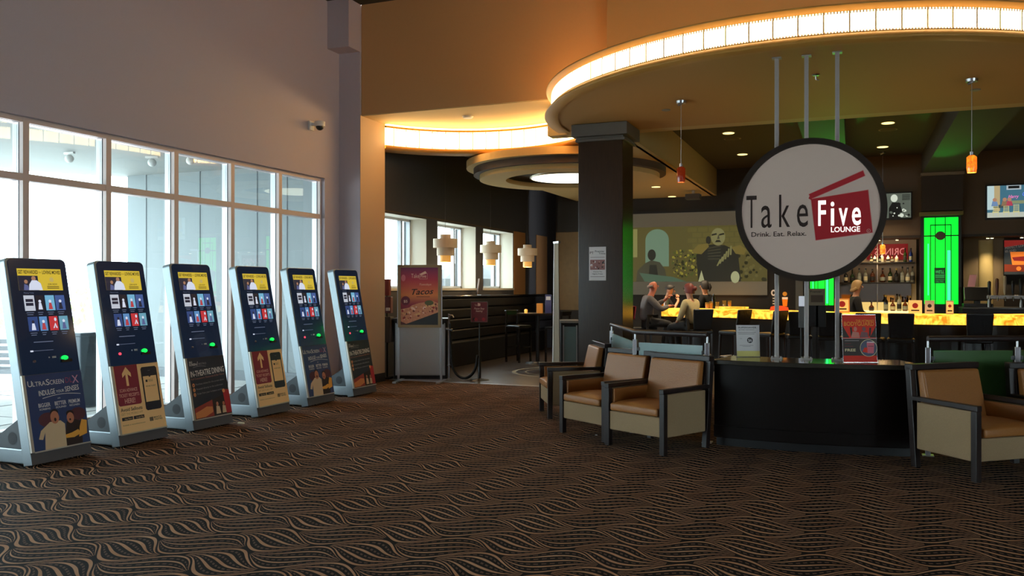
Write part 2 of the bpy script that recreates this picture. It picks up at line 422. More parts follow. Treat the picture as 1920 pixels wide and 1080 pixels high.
YB = 20.4
slab('wall_lounge_back', XW-.5, -3.07, YB+2.0, YB+2.2, -.1, 4.4, DARKW)
xs, _ = at_y(1046, YB)
slab('wall_screen', xs-.0, 9, YB, YB+.2, -.1, 4.4, mat('dark espresso wall', (40,34,28), .7, noise=(20,.1)))
xo, _ = at_y(1043, YB); xo2, _ = at_y(1100, YB)
struct(MB().box(xo, xo2, YB-.02, YB, 1.0, 2.95, mat('olive brown panel', (128,102,66), .7, noise=(8,.08))).build(trimname()))
slab('ceiling_lounge_dark', XW-.5, 9, JY, 24, 4.34, 4.5, DARKC)
slab('wall_fascia_left', -3.10, -2.98, 12.2, YB, 3.72, 4.34, mat('olive tan paint', (176,150,92), .8))
# tan lowered ceiling with round end, rings under it
ZC = 3.72; cx, cy = -4.84, 14.92
def arc(cx, cy, r, a0, a1, n): return [(cx+r*cos(a0+(a1-a0)*i/n), cy+r*sin(a0+(a1-a0)*i/n)) for i in range(n+1)]
poly = [(-3.05, 12.45), (-3.05, YB), (-6.42, YB), (-6.42, 15.95)] + arc(cx, cy, 1.88, radians(147), radians(300), 40)
struct(MB().prism(poly, ZC, 3.845, TANC).build('ceiling_lounge_tan'))
def ring(name, r0, r1, z0, z1, m, mi=None):
    v = []; f = []; N = 72
    for i in range(N):
        a = 2*pi*i/N
        for r, z in ((r0,z0),(r1,z0),(r1,z1),(r0,z1)): v.append((r*cos(a), r*sin(a), z))
    for i in range(N):
        j = (i+1) % N
        for q in range(4): f.append((4*i+q, 4*i+(q+1)%4, 4*j+(q+1)%4, 4*j+q))
    t = MB(); t.add(v, f, m, False); o = t.build(name, loc=(cx, cy, 0)); return struct(o)
ring('ceiling_ring_dark', 1.20, 1.75, 3.60, 3.72, mat('brown fascia paint', (84,68,56), .7))
ring('ceiling_ring_tan', 1.16, 1.64, 3.52, 3.60, TANC)
struct(MB().lathe([(1.21, 3.66), (1.21, 3.72)], DARKC, n=48).build('ceiling_ring_recess', loc=(cx, cy, 0)))
CL = thing('drum_light', 'round white drum light glowing in the middle of the stepped ceiling rings', 'ceiling light', (cx, cy, 3.56))
MB().lathe([(.70, 0), (.72, 0), (.72, .1), (.70, .1)], mat('satin steel rim', (150,140,120), .3, .8), n=48).build('rim', CL)
MB().lathe([(.69, -.006), (.69, .09)], glow('drum diffuser glow', (255,246,214), 2.2), n=48).build('diffuser', CL)

# beams along the lounge ceiling above the green columns
for a, b, nm in ((1.32, 2.06, 'ceiling_beam_right'), (-.74, -.12, 'ceiling_beam_centre')):
    slab(nm, a, b, 12.45, 19.7, 3.92, 4.34, DARKC)
# bulkhead over the back bar
ZB = 2.60; YK = 19.7
slab('wall_bulkhead', at_y(1462, YK)[0], 9, YK, YB, ZB, 4.34, BRNW)
struct(MB().box(at_y(1575, YK)[0], 9, YK-.04, YK, ZB, ZB+.05, mat('dark trim paint', (40,30,20), .5)).build(trimname()))

# ---- round drum with back-lit film band over the lounge front
DX, DY, DR = -.48, 11.98, 3.51; DZ = 3.85
def drum_arc(r, n=96): 
    a0 = pi; return [(DX+r*cos(a0+pi*i/n), DY+r*sin(a0+pi*i/n)) for i in range(n+1)]
struct(MB().prism(drum_arc(DR-.02)+[(DX+DR-.02, 12.2), (DX-DR+.02, 12.2)], DZ, DZ+.08, mat('tan soffit paint', (196,146,78), .75, noise=(60,.02))).build('ceiling_drum_soffit'))
struct(MB().prism([(-4.3,12.2),(-3.2,12.2),(-3.2,12.45),(-4.3,12.45)], DZ, 4.34, TANC).prism([(-3.2,12.2),(9,12.2),(9,12.45),(-3.2,12.45)], DZ+.0, 4.34, TANC).build('wall_soffit_edge'))
def band(name, cx, cy, R, segs, m, a0, a1, n=96):       # profile segs (r,z) swept round an arc
    v = []; f = []; K = len(segs)
    for i in range(n+1):
        a = a0+(a1-a0)*i/n
        for r, z in segs: v.append((cx+(R+r)*cos(a), cy+(R+r)*sin(a), z))
    for i in range(n):
        for q in range(K-1): f.append((i*K+q, (i+1)*K+q, (i+1)*K+q+1, i*K+q+1))
    return MB().add(v, f, m, True)
LIP = AMBERLIP
struct(band('d', DX, DY, DR, [(-.12,DZ-.012),(.055,DZ-.012),(.06,DZ-.002),(.0,DZ+.06),(-.03,DZ+.075)], LIP, pi, 2*pi).build(trimname()))
struct(band('d', DX, DY, DR, [(-.03,4.125),(.03,4.165),(.04,4.18),(-.02,4.185),(-.3,4.2)], LIP, pi, 2*pi).build(trimname()))
FB = band('d', DX, DY, DR, [(-.03, 3.925), (-.03, 4.125)], film('film strip light band', DX, DY, 3.925, 4.125, DR, 6.5), pi, 2*pi).build('light_band')
tag(FB, 'big curved back-lit film strip band round the drum above the bar sign', 'light band')
st = MB(); v = []; f = []          # amber strip lamp in the cove on top of the drum
for i in range(61):
    a = pi+pi*i/60
    for r in (DR-.20, DR-.10): v.append((DX+r*cos(a), DY+r*sin(a), 4.207))
for i in range(60): f.append((2*i, 2*i+1, 2*i+3, 2*i+2))
st.add(v, f, mat('cove strip lamp', (200,150,90), .5, emis=(255,190,104), es=16)); tag(st.build('strip_lamp'), 'amber strip lamp lying in the cove on top of the big drum', 'strip lamp')
# upper wall standing on the drum
slab('ceiling_drum_top', DX-DR+.3, DX+DR-.3, HY-.5, HY, 4.19, 4.2, LIP)
# ---- concave cove with film band behind the header
CX, CY, CR = -5.45, 11.45, 2.07
a0, a1 = radians(151), radians(20)
struct(band('c', CX, CY, CR, [(.02,4.264),(-.03,4.264),(-.03,4.235),(.02,4.235)], LIP, a0, a1).build(trimname()))
struct(band('c', CX, CY, CR, [(.02,3.94),(-.015,3.94),(-.015,3.89),(.08,3.87),(.3,3.87),(.3,4.3)], LIP, a0, a1).build(trimname()))
FB2 = band('c', CX, CY, CR, [(.01, 4.235), (.01, 3.94)], film('film strip light cove', CX, CY, 3.94, 4.235, CR, 12.0), a0, a1).build('light_band')
sb_ = band('c', CX, CY, CR, [(.004,4.268),(.004,4.297)], mat('cove strip lamp yellow', (200,150,90), .5, emis=(255,196,84), es=26), a0, a1)
tag(sb_.build('strip_lamp'), 'thin amber strip lamp hidden above the concave film strip band', 'strip lamp')
tag(FB2, 'curved glowing film strip band inside the lowered opening left of the wooden column', 'light band')
struct(MB().box(-7.27, -3.2, JY-.02, 14.0, 4.3, 4.34, mat('cove ceiling paint', (214,184,128), .8)).build('ceiling_cove'))
struct(MB().box(-7.27, -3.2, 11.72, JY, 4.285, 4.3, MATS['cove ceiling paint']).build('ceiling_cove_front'))
for px, d_, nm in ((877, 13.6, 'flat white smoke detector under the yellow lit cove ceiling'),):
    x_, y_ = at_d(px, d_)
    tag(MB().lathe([(.07,-.03),(.09,0)], WHITE).build('smoke_detector', loc=(x_, y_, 4.285)), nm, 'smoke detector')

# ---- outside
CONC = mat('pale concrete', (196,196,192), .8, noise=(3,.06))
slab('ground_outside', -60, XW-.15, -30, 60, -.25, -.05, CONC)
t = MB()
for yy in range(-6, 13, 1): t.box(-14, XW-.2, yy*1.5-.008, yy*1.5+.008, -.05, -.046, mat('joint', (120,120,120), .8))
for xx in (-9.2, -10.7, -12.2): t.box(xx-.008, xx+.008, -6, 18, -.05, -.046, MATS['joint'])
struct(t.build(trimname()))
PANELW = mat('pale grey metal wall panels', (128,136,138), .5, .1)
t = MB(); t.box(-12.45, XW-.5, 12.0, 12.3, -.05, 3.62, PANELW)
xx = -12.0
while xx < -8.3: t.box(xx-.008, xx+.008, 11.992, 12.0, -.05, 3.62, mat('panel seam', (110,116,120), .6)); xx += .62
t.box(-12.47, XW-.5, 11.97, 12.0, -.05, .12, MATS['panel seam'])
struct(t.build('wall_outside_wing'))
struct(MB().prism([(XW-.22, -6), (XW-.22, 12.3), (-12.5, 12.3), (-14.6, 9.6), (-14.6, -6)], 3.62, 3.8, mat('white canopy soffit', (150,152,150), .7)).build('ceiling_canopy'))
for i, (px, d_) in enumerate(((130, 13.0), (285, 13.4), (357, 13.2))):
    x_, y_ = at_d(px, d_)
    s = thing('spot_light', 'small white spotlight under the outside canopy, %s' % ('leftmost, seen through the second window bay', 'middle one, seen in the third window bay', 'rightmost, seen in the fourth window bay')[i], 'spotlight', (x_, y_, 3.62), .4*i, 'spotlights under the canopy')
    MB().box(-.10, .10, -.02, .02, -.03, 0, WHITE).build('mount', s)
    MB().ball((0, 0, -.10), .065, WHITE).build('lamp_head', s)
# patio parasol, bin, bench, shrubs outside
PAR = mat('grey parasol canvas', (88,90,92), .8)
x_, y_ = at_d(905, 27); x_ -= 0
for (px, d_, h, r, lab) in ((872, 24, 2.2, 1.25, 'grey patio parasol outside, seen through the middle lounge window'), (921, 27.5, 2.25, 1.2, 'grey patio parasol outside, seen through the farthest lounge window')):
    x_, y_ = at_d(px, d_)
    p = thing('patio_parasol', lab, 'parasol', (x_, y_, -.05), 0, 'patio parasols')
    MB().lathe([(r,0),(.03,.55)], PAR, (0,0,h-.35), 8, smooth=False).lathe([(r,-.2),(r+.002,0)], PAR, (0,0,h-.35), 8, smooth=False).build('canopy', p)
    MB().tube([(0,0,0),(0,0,h+.3)], .03, GREYM).build('pole', p)
x_, y_ = at_d(154, 11.6)
b_ = thing('litter_bin', 'dark grey litter bin outside, seen between the first two kiosks', 'bin', (x_, y_, -.05))
MB().prism([(-.2,-.2),(.2,-.2),(.2,.2),(-.2,.2)], 0, .95, mat('bin grey', (70,80,90), .5)).build('body', b_, .02); MB().box(-.22,.22,-.22,.22,.95,1.0, MATS['bin grey']).build('lid', b_, .01)
x_, y_ = at_d(4, 12.5)
b_ = thing('park_bench', 'pale slatted bench outside at the left edge of the view', 'bench', (x_, y_, -.05), .3)
t = MB()
for i in range(5): t.box(-1, 1, 0, .03, .38+.1*i, .45+.1*i, mat('bench grey', (150,152,156), .6))
t.build('slats', b_); MB().box(-1, 1, -.4, 0, .38, .42, MATS['bench grey']).build('seat', b_)
for s_ in (-.85, .85): MB().box(s_-.03, s_+.03, -.4, .03, 0, .86, MATS['bench grey']).build('leg', b_)
x_, y_ = at_d(141, 15)
LEAF = mat('pale green leaves', (150,176,90), .8, noise=(6,.3))
HED = MB(); rr = random.Random(3)
for i in range(700):
    c = Vector((rr.uniform(-31,-29), rr.uniform(22,60), rr.uniform(.0,1.4))); a = rr.uniform(0, pi); s_ = .12
    HED.add([c+Vector((s_*cos(a),s_*sin(a),0)), c+Vector((0,0,s_*1.4)), c-Vector((s_*cos(a),s_*sin(a),0)), c-Vector((0,0,s_))], [(0,1,2,3)], LEAF)
h = HED.build('hedge'); h['kind'] = 'stuff'; h['label'] = 'pale green hedge far outside beyond the lounge windows'; h['category'] = 'hedge'
# ---------------------------------------------------------------- wooden column
X0, X1, Y0, Y1 = -3.60, -2.96, 11.52, 12.12
c = thing('column', 'tall square dark walnut column holding up the drum, trivia poster on its front', 'column', ((X0+X1)/2, (Y0+Y1)/2, 0))
w, d = (X1-X0)/2, (Y1-Y0)/2
MB().box(-w, w, -d, d, .16, 3.62, WOODD).build('shaft', c, .006)
MB().box(-w-.03, w+.03, -d-.03, d+.03, 0, .16, WOODD).build('base', c, .006)
CAPM = mat('grey brown column cap', (92,84,74), .5)
MB().box(-w-.035, w+.035, -d-.035, d+.035, 3.60, 3.64, CAPM).box(-w-.015, w+.015, -d-.015, d+.015, 3.64, 3.67, CAPM).box(-w-.08, w+.08, -d-.08, d+.08, 3.67, 3.84, CAPM).build('capital', c, .006)
# trivia poster on the column
pw, ph_ = .245, .47
F = frame((at_y(1105, Y0)[0], Y0-.012, zz(527, at_y(1105, Y0)[1])), (1,0,0), (0,0,1), (0,-1,0))
t = MB(); t.quad(F, 0, pw, 0, ph_, 0, PAPER)
t.quad(F, 0, pw, 0, ph_, -.01, INK)
for (a,b) in (((0,0),(pw,0)),): pass
t.box(0,0,0,0,0,0,INK) if False else None
PB = mat('print brown', (120,70,60), .6)
t.text(F, 'PT', .012, ph_-.10, .035, .001, INK, w=.055, bold=.010); t.text(F, 'Premier', .085, ph_-.075, .026, .001, INK, w=.14, bold=.010)
t.text(F, 'Trivia', .14, ph_-.105, .024, .001, INK, w=.095, bold=.010)
t.quad(F, .015, pw-.015, .15, .29, .001, mat('photo pinkish', (150,104,100), .6))
rr = random.Random(5)
for i in range(16):
    x_ = rr.uniform(.03, pw-.03); y_ = rr.uniform(.165, .27); t.disc(F, x_, y_, rr.uniform(.008, .018), .0015+i*.00004, [PB, INK, PAPER, mat('photo skin', (196,150,130), .6)][i % 4], 10)
t.text(F, '8 AM - 10 PM', pw/2, .115, .015, .001, INK, w=.13, align='c') if False else t.text(F, 'Wed & Thu', pw/2, .115, .016, .001, INK, w=.13, align='c', bold=.010)
t.text(F, 'Nightly Prizes', pw/2, .085, .016, .001, INK, w=.15, align='c', bold=.010)
t.quad(F, .02, pw-.02, .05, .058, .001, mat('fine print grey', (150,140,138), .6)); t.quad(F, .02, pw-.02, .32, .328, .001, MATS['fine print grey'])
tag(t.build('poster'), 'white trivia poster on the dark wooden column', 'poster')

# ---------------------------------------------------------------- self-service kiosks
SC_ = .62
def K(name, col, e=1.0): return glow('lit '+name, col, e*SC_)
KDARK = mat('kiosk black glass with painted haze', (22,27,36), .12, emis=(14,24,40), es=.7, coat=.5)  # faint blue emission paints haze and reflections onto the dark glass
KTRI = mat('kiosk dark side panel', (44,54,60), .5)
def kiosk(loc, rz, label, poster, red=False, ccol=None):
    k = thing('ticket_kiosk', label, 'kiosk', loc, rz, 'row of ticket kiosks by the window wall')
    Wd, H, L = .62, 1.82, -.35
    F = frame((0, -Wd/2, 0), (0,1,0), (L,0,H), (H,0,-L)); ln = sqrt(H*H+L*L)
    def rounded(x0, x1, y0, y1, r):
        p = [(x0, y0), (x1, y0)]
        p += [(x1-r+r*cos(a), y1-r+r*sin(a)) for a in [pi/2*i/6 for i in range(7)]]
        p += [(x0+r+r*cos(a), y1-r+r*sin(a)) for a in [pi/2+pi/2*i/6 for i in range(7)]]
        return p
    def ext(t, pts, n0, n1, m):
        n = len(pts); v = [F@Vector((x,y,n0)) for x,y in pts]+[F@Vector((x,y,n1)) for x,y in pts]
        t.add(v, [tuple(range(n-1,-1,-1)), tuple(range(n,2*n))]+[(i,(i+1)%n,n+(i+1)%n,n+i) for i in range(n)], m)
    t = MB(); ext(t, rounded(0, Wd, .02, ln, .045), -.11, -.004, ALU); t.build('body', k, .006)
    t = MB(); ext(t, rounded(.025, Wd-.006, .80, ln-.008, .042), -.004, .004, KDARK)
    e = .0055; G = K('banner yellow', (226,196,60), .85)
    # screen: banner, film tiles, small writing
    t.quad(F, .10, .55, 1.555, 1.755, e, G); DK = K('screen dark', (28,34,58), .8)
    t.quad(F, .10, .30, 1.555, 1.69, e+.0005, DK)
    t.text(F, 'GET REWARDED', .108, 1.708, .032, e+.001, K('screen ink', (40,36,30), .6), w=.20, bold=.022)
    t.text(F, 'for', .318, 1.715, .015, e+.001, MATS['lit screen ink'], w=.025); t.text(F, 'LOVING MOVIES', .352, 1.708, .032, e+.001, MATS['lit screen ink'], w=.19, bold=.022)
    WH = K('screen white', (222,230,250), .9); SKN = K('screen skin', (190,140,110), .7)
    t.disc(F, .255, 1.665, .022, e+.001, SKN); t.poly(F, [(.195,1.558),(.335,1.558),(.322,1.62),(.285,1.648),(.235,1.648),(.205,1.61)], e+.0012, WH)
    t.disc(F, .175, 1.635, .018, e+.001, SKN); t.poly(F, [(.145,1.558),(.198,1.558),(.192,1.60),(.155,1.615)], e+.0012, K('screen blue grey', (96,106,160), .8))
    t.disc(F, .44, 1.655, .022, e+.001, K('banner pale', (210,188,110), .8)); t.text(F, 'JOIN NOW', .395, 1.605, .016, e+.001, MATS['lit screen ink'], w=.10, bold=.010)
    for q in range(2): t.quad(F, .385, .51, 1.573+.014*q, 1.579+.014*q, e+.001, MATS['lit screen ink'])
    GR = K('screen grey text', (110,122,150), .7)
    t.text(F, 'Playing Today', .14, 1.528, .011, e, GR, w=.10)
    cols = [(.13,.235),(.245,.33),(.345,.44),(.45,.55)]
    tiles = [[(205,212,226),(20,24,40),(120,190,226),(66,96,160)], [(44,72,130),(96,150,206),(206,52,62),(110,172,196)]]
    for r, (v0, v1) in enumerate(((1.37, 1.51), (1.185, 1.315))):
        for q, (a, b) in enumerate(cols):
            a += .012*r; b += .006*r
            t.quad(F, a, b, v0, v1, e, K('tile %d %d' % (r, q), tiles[r][q], .85))
            cxm = (a+b)/2
            if (r, q) == (0, 0):
                for z_ in (0, 1): t.quad(F, a+.015, b-.015, v0+.045+.035*z_, v0+.072+.035*z_, e+.0006, DK)
            elif (r, q) == (1, 2): t.poly(F, [(cxm-.01,v0+.02),(cxm+.015,v0+.07),(cxm+.035,v0+.02),(cxm+.02,v0+.02),(cxm+.013,v0+.05),(cxm+.003,v0+.02)], e+.0006, WH); t.disc(F, cxm+.02, v1-.03, .012, e+.0006, WH, 12, 1.4)
            else:
                t.disc(F, cxm, v0+.085, .014, e+.0006, [WH, DK][q % 2 == 0 and r == 1]); t.poly(F, [(cxm-.022,v0+.01),(cxm+.022,v0+.01),(cxm+.012,v0+.07),(cxm-.012,v0+.07)], e+.0006, [MATS['lit screen blue grey'], WH, K('tile red', (200,70,80), .8), DK][(q+r) % 4])
            t.quad(F, a+.01, b-.02, v0-.020, v0-.014, e, GR); t.quad(F, a+.015, b-.03, v0-.038, v0-.032, e, GR)
    t.quad(F, .17, .37, 1.082, 1.089, e, GR); t.quad(F, .16, .36, 1.006, 1.010, e, GR); t.quad(F, .125, .155, 1.0, 1.014, e, WH)
    t.build('touch_screen', k)
    # scanner, card slot
    t = MB(); t.M = F
    t.ball((.46, .925, .012), .030, glow('scanner green light', (10,220,70), 1.5), 1.2, .75, .6); t.box(.42, .53, .885, .912, .0, .02, BLK)
    t.build('barcode_scanner', k, label='glowing green barcode scanner')
    t = MB(); t.M = F
    t.ball((.15, .915, .006), .014, glow('card light', (230,60,80), 1.3) if red else mat('dull lens', (90,80,90), .3), 1.3, 1, .5)
    t.build('card_reader', k, .002); t = MB(); t.M = F
    t.ball((.305, .94, .006), .008, mat('pale key', (170,175,180), .4), 1, 1, .5); t.build('key_button', k); t = MB(); t.M = F; t.box(.335, .375, .932, .95, 0, .008, MATS['pale key']); t.build('key_slot', k)
    # lower poster in its holder
    t = MB(); t.quad(F, .0, Wd, .02, .80, -.003, GREYM)
    t.M = F; t.box(.0, .028, .125, .80, -.004, .016, mat('pale holder strip', (190,186,176), .4, .4)); t.box(.028, Wd-.004, .118, .13, -.004, .016, MATS['pale holder strip']); t.M = None
    t.build('lower_panel', k)
    t = MB(); P = F @ Matrix.Translation((.03, .13, .006)); w_, h_ = .585, .665
    if poster == 'ultra':
        NAV = mat('poster navy', (44,66,110) if ccol is None else ccol, .35); t.quad(P, 0, w_, 0, h_, 0, NAV)
        PT = mat('poster pale text', (222,220,214), .5); MUT = mat('poster mauve text', (150,66,96), .5)
        t.text(P, 'U', .022, .565, .052, .001, PT, w=.045, bold=.006); t.text(P, 'LTRA', .07, .565, .040, .001, PT, w=.13, bold=.006)
        t.text(P, 'S', .205, .565, .052, .001, PT, w=.035, bold=.006); t.text(P, 'CREEN', .243, .565, .040, .001, PT, w=.145, bold=.006)
        t.text(P, 'DL', .405, .565, .05, .001, MUT, w=.075, bold=.006); t.text(P, 'X', .478, .555, .072, .001, mat('poster light mauve', (206,150,176), .5), w=.07, bold=.006)
        t.text(P, 'INDULGE', .12, .475, .046, .001, PT, w=.165, bold=.014, rot=.04); t.text(P, 'YOUR', .295, .485, .024, .001, PT, w=.085, bold=.014, rot=.04); t.text(P, 'SENSES', .39, .485, .046, .001, PT, w=.15, bold=.014, rot=.04)
        t.add([P@Vector((.15+.4*i/10, .448+.02*sin(pi*i/10)+j, .001)) for j in (0, .005) for i in range(11)], [(i, i+1, 12+i, 11+i) for i in range(10)], PT)
        t.text(P, 'with', .30, .43, .014, .001, PT, w=.03)
        for x_, a, b in ((.10,'BIGGER','SCREENS'), (.265,'BETTER','SOUND'), (.41,'PREMIUM','RECLINERS')):
            t.text(P, a, x_, .375, .034, .001, PT, w=.12, bold=.014); t.text(P, b, x_+.005, .348, .016, .001, PT, w=.11, bold=.010)
        RG = mat('poster ember glow', (84,44,56), .5)
        t.disc(P, .17, .26, .09, .0008, RG, 20, .7); t.disc(P, .49, .27, .085, .0008, RG, 20, .7)
        SK = mat('poster skin', (186,120,92), .5); SH = mat('poster cream shirt', (212,186,150), .5); OR = mat('poster amber shirt', (232,168,72), .5); HR = mat('poster dark hair', (36,28,34), .5)
        t.poly(P, [(.11,0),(.33,0),(.34,.20),(.30,.235),(.19,.235),(.09,.17),(.06,.10),(.10,.09),(.13,.15)], .0012, SH); t.disc(P, .245, .27, .044, .0014, SK, 20, 1.3); t.disc(P, .245, .315, .042, .0013, HR, 20, .7); t.disc(P, .247, .25, .012, .0018, HR, 12, 1.4)
        t.poly(P, [(.33,0),(.50,0),(.52,.20),(.45,.225),(.36,.215),(.335,.12)], .0013, HR); t.poly(P, [(.33,.10),(.40,.11),(.47,.13),(.50,.09),(.42,.065),(.335,.07)], .0016, OR); t.poly(P, [(.47,.06),(.56,.08),(.575,.20),(.52,.215),(.49,.15)], .0015, OR)
        t.disc(P, .405, .245, .038, .0016, SK, 20, 1.3); t.disc(P, .405, .285, .040, .0015, HR, 20, .7); t.disc(P, .40, .23, .010, .0019, HR, 12)
    elif poster == 'scan':
        TN = mat('poster tan', (246,202,142), .45); t.quad(P, 0, w_, 0, h_, 0, TN); MR = mat('poster maroon', (136,38,60), .45)
        t.poly(P, [(.03,.27),(.29,.27),(.305,.285),(.305,h_),(.015,h_),(.015,.285)], .0008, MR)
        t.poly(P, [(.145,.46),(.175,.46),(.175,.575),(.215,.545),(.215,.585),(.16,.65),(.105,.585),(.105,.545),(.145,.575)], .0012, TN)
        PK = mat('poster pink text', (226,176,160), .5)
        t.text(P, 'SCAN ADVANCE', .16, .405, .032, .0012, PK, w=.22, align='c', bold=.010); t.text(P, 'TICKET RECEIPTS', .16, .355, .032, .0012, PK, w=.25, align='c', bold=.010); t.text(P, 'HERE!', .16, .292, .046, .0012, PK, w=.13, align='c', bold=.014)
        BK = mat('poster dark blue', (30,38,52), .4)
        ph = [(.345+.018,.19),(.555-.018,.19),(.555,.208),(.555,.612),(.555-.018,.63),(.345+.018,.63),(.345,.612),(.345,.208)]
        t.poly(P, ph, .0012, BK); t.quad(P, .362, .538, .275, .535, .0016, TN); t.disc(P, .45, .535, .012, .002, BK, 14)
        t.quad(P, .435, .465, .588, .592, .0016, mat('phone speaker', (110,118,128), .5)); t.quad(P, .39, .415, .475, .498, .002, BK); t.text(P, 'MARCUS', .425, .49, .010, .002, BK, w=.06); t.text(P, 'THEATRES', .425, .476, .010, .002, BK, w=.06)
        t.text(P, 'MOVIE TICKET', .45, .425, .014, .002, BK, w=.13, align='c')
        t.text(P, 'Avoid Sellouts', .165, .215, .034, .0012, BK, w=.27, align='c', bold=.010); t.text(P, 'GET THE MOBILE APP', .165, .178, .022, .0012, mat('poster faint text', (190,150,104), .5), w=.27, align='c')
        for a, s_ in ((.03,'App Store'), (.175,'Google Play')): t.quad(P, a, a+.135, .125, .157, .0012, BK); t.text(P, s_, a+.03, .134, .014, .0016, TN, w=.095)
        t.text(P, 'Available at marcustheatres.com', .03, .075, .011, .0012, BK, w=.28)
        for q in range(3): t.quad(P, .375+.016*q, .387+.016*q, .078, .118, .0012, BK)
        t.text(P, 'MARCUS', .43, .102, .016, .0012, BK, w=.10, bold=.010); t.text(P, 'THEATRES', .43, .08, .016, .0012, BK, w=.11, bold=.010)
    else:
        SL = mat('poster slate', (36,44,58), .4) ; t.quad(P, 0, w_, 0, h_, 0, SL); PT = mat('poster pale text', (222,220,214), .5); GT = mat('poster grey text', (150,152,156), .5)
        t.text(P, 'BIG', .035, .612, .020, .001, PT, w=.045, bold=.014); t.text(P, 'SCREEN', .03, .583, .024, .001, PT, w=.11, bold=.014); t.text(P, '/', .145, .58, .045, .001, PT, w=.02); t.text(P, 'BISTRO', .172, .585, .022, .001, GT, w=.12)
        t.add([P@Vector((.08+.2*i/8, .560+.010*sin(pi*i/8)+j, .001)) for j in (0, .004) for i in range(9)], [(i, i+1, 10+i, 9+i) for i in range(8)], GT)
        t.text(P, 'IN-THEATRE DINING', .03, .46, .062, .001, PT, w=.53, bold=.014, rot=.04); t.text(P, 'Full Concessions, Restaurant & Bar Menus', .03, .425, .020, .001, mat('poster brick text', (176,120,104), .5), w=.52, rot=.04)
        OG = mat('poster orange dot', (226,150,96), .5)
        for q, s_ in enumerate(('Purchase tickets for the screen above', 'Proceed directly to the auditorium', 'Order from your in-theatre server')):
            t.disc(P, .05, .37-.052*q, .018, .001, OG, 18, 1.2); t.text(P, str(q+1), .043, .36-.052*q, .018, .0015, SL, w=.012, bold=.014); t.text(P, s_, .085, .365-.052*q, .020, .001, GT, w=(.45,.42,.40)[q], rot=.04)
        t.poly(P, [(.015,.005),(.30,.005),(.30,.185),(.015,.12)], .001, mat('poster food red', (150,60,52), .5)); t.poly(P, [(.02,.01),(.16,.01),(.29,.05),(.29,.11),(.20,.12),(.10,.09),(.02,.07)], .0014, mat('poster food orange', (206,130,80), .5))
        t.poly(P, [(.305,.005),(.565,.005),(.545,.235),(.305,.185)], .001, mat('poster night', (42,36,40), .5))
        for x_, h2 in ((.37,.10), (.47,.095)): t.disc(P, x_, h2+.03, .018, .0018, MATS.get('poster skin') or mat('poster skin', (186,120,92), .5), 14, 1.3); t.poly(P, [(x_-.035,.02),(x_+.04,.02),(x_+.03,h2),(x_-.02,h2+.01)], .0016, mat('poster cream shirt', (212,186,150), .5))
        t.poly(P, [(.50,.01),(.585,.01),(.585,.27),(.52,.28),(.485,.26)], .0020, mat('poster cup red', (176,44,54), .5)); t.disc(P, .50, .265, .022, .0022, OG, 14)
    t.build('advert_panel', k)
    # foot
    MB().box(-.62, -.035, -Wd/2+.004, Wd/2-.004, .02, .15, ALU).build('foot', k, .012)
    t = MB(); v = [(-.60,.15),(-.12,.15),(-.17,.42)]
    for yy in (-Wd/2+.015, Wd/2-.015): pass
    ya, yb = -Wd/2+.012, Wd/2-.012
    t.add([(x,ya,z) for x,z in v]+[(x,yb,z) for x,z in v], [(0,1,2),(5,4,3),(0,3,4,1),(1,4,5,2),(2,5,3,0)], KTRI)
    Fs = frame((0, ya, 0), (1,0,0), (0,0,1), (0,-1,0)); t.disc(Fs, -.26, .235, .055, .002, mat('speaker grille', (30,34,38), .7), 24)
    t.build('rear_housing', k)
    for x_ in (-.56,-.1):
        for y_ in (-.25,.25): MB().lathe([(.025,0),(.025,.03)], BLK, (x_,y_,0), 10).build('levelling_foot', k)
    return k
KX = -6.56
ks = [(5.60,'ultra',False,'nearest ticket kiosk, navy poster with a cheering couple, partly cut by the window glare'),
      (6.55,'scan',True,'second ticket kiosk from the camera, tan poster with red arrow, red card light on'),
      (7.545,'dining',False,'third ticket kiosk from the camera, dark dining poster above a food photo'),
      (8.61,'scan',False,'fourth ticket kiosk, tan arrow poster, no red light'),
      (9.61,'ultra',True,'fifth ticket kiosk from the camera, charcoal poster with a cheering couple'),
      (10.70,'dining',True,'farthest ticket kiosk beside the pillar, dark dining poster with green glow')]
for i, (y_, p_, r_, lab) in enumerate(ks):
    kiosk((KX, y_, 0), (0, .0, 0, 0, 0, 0)[i], lab, p_, r_, (38,44,50) if i == 4 else None)
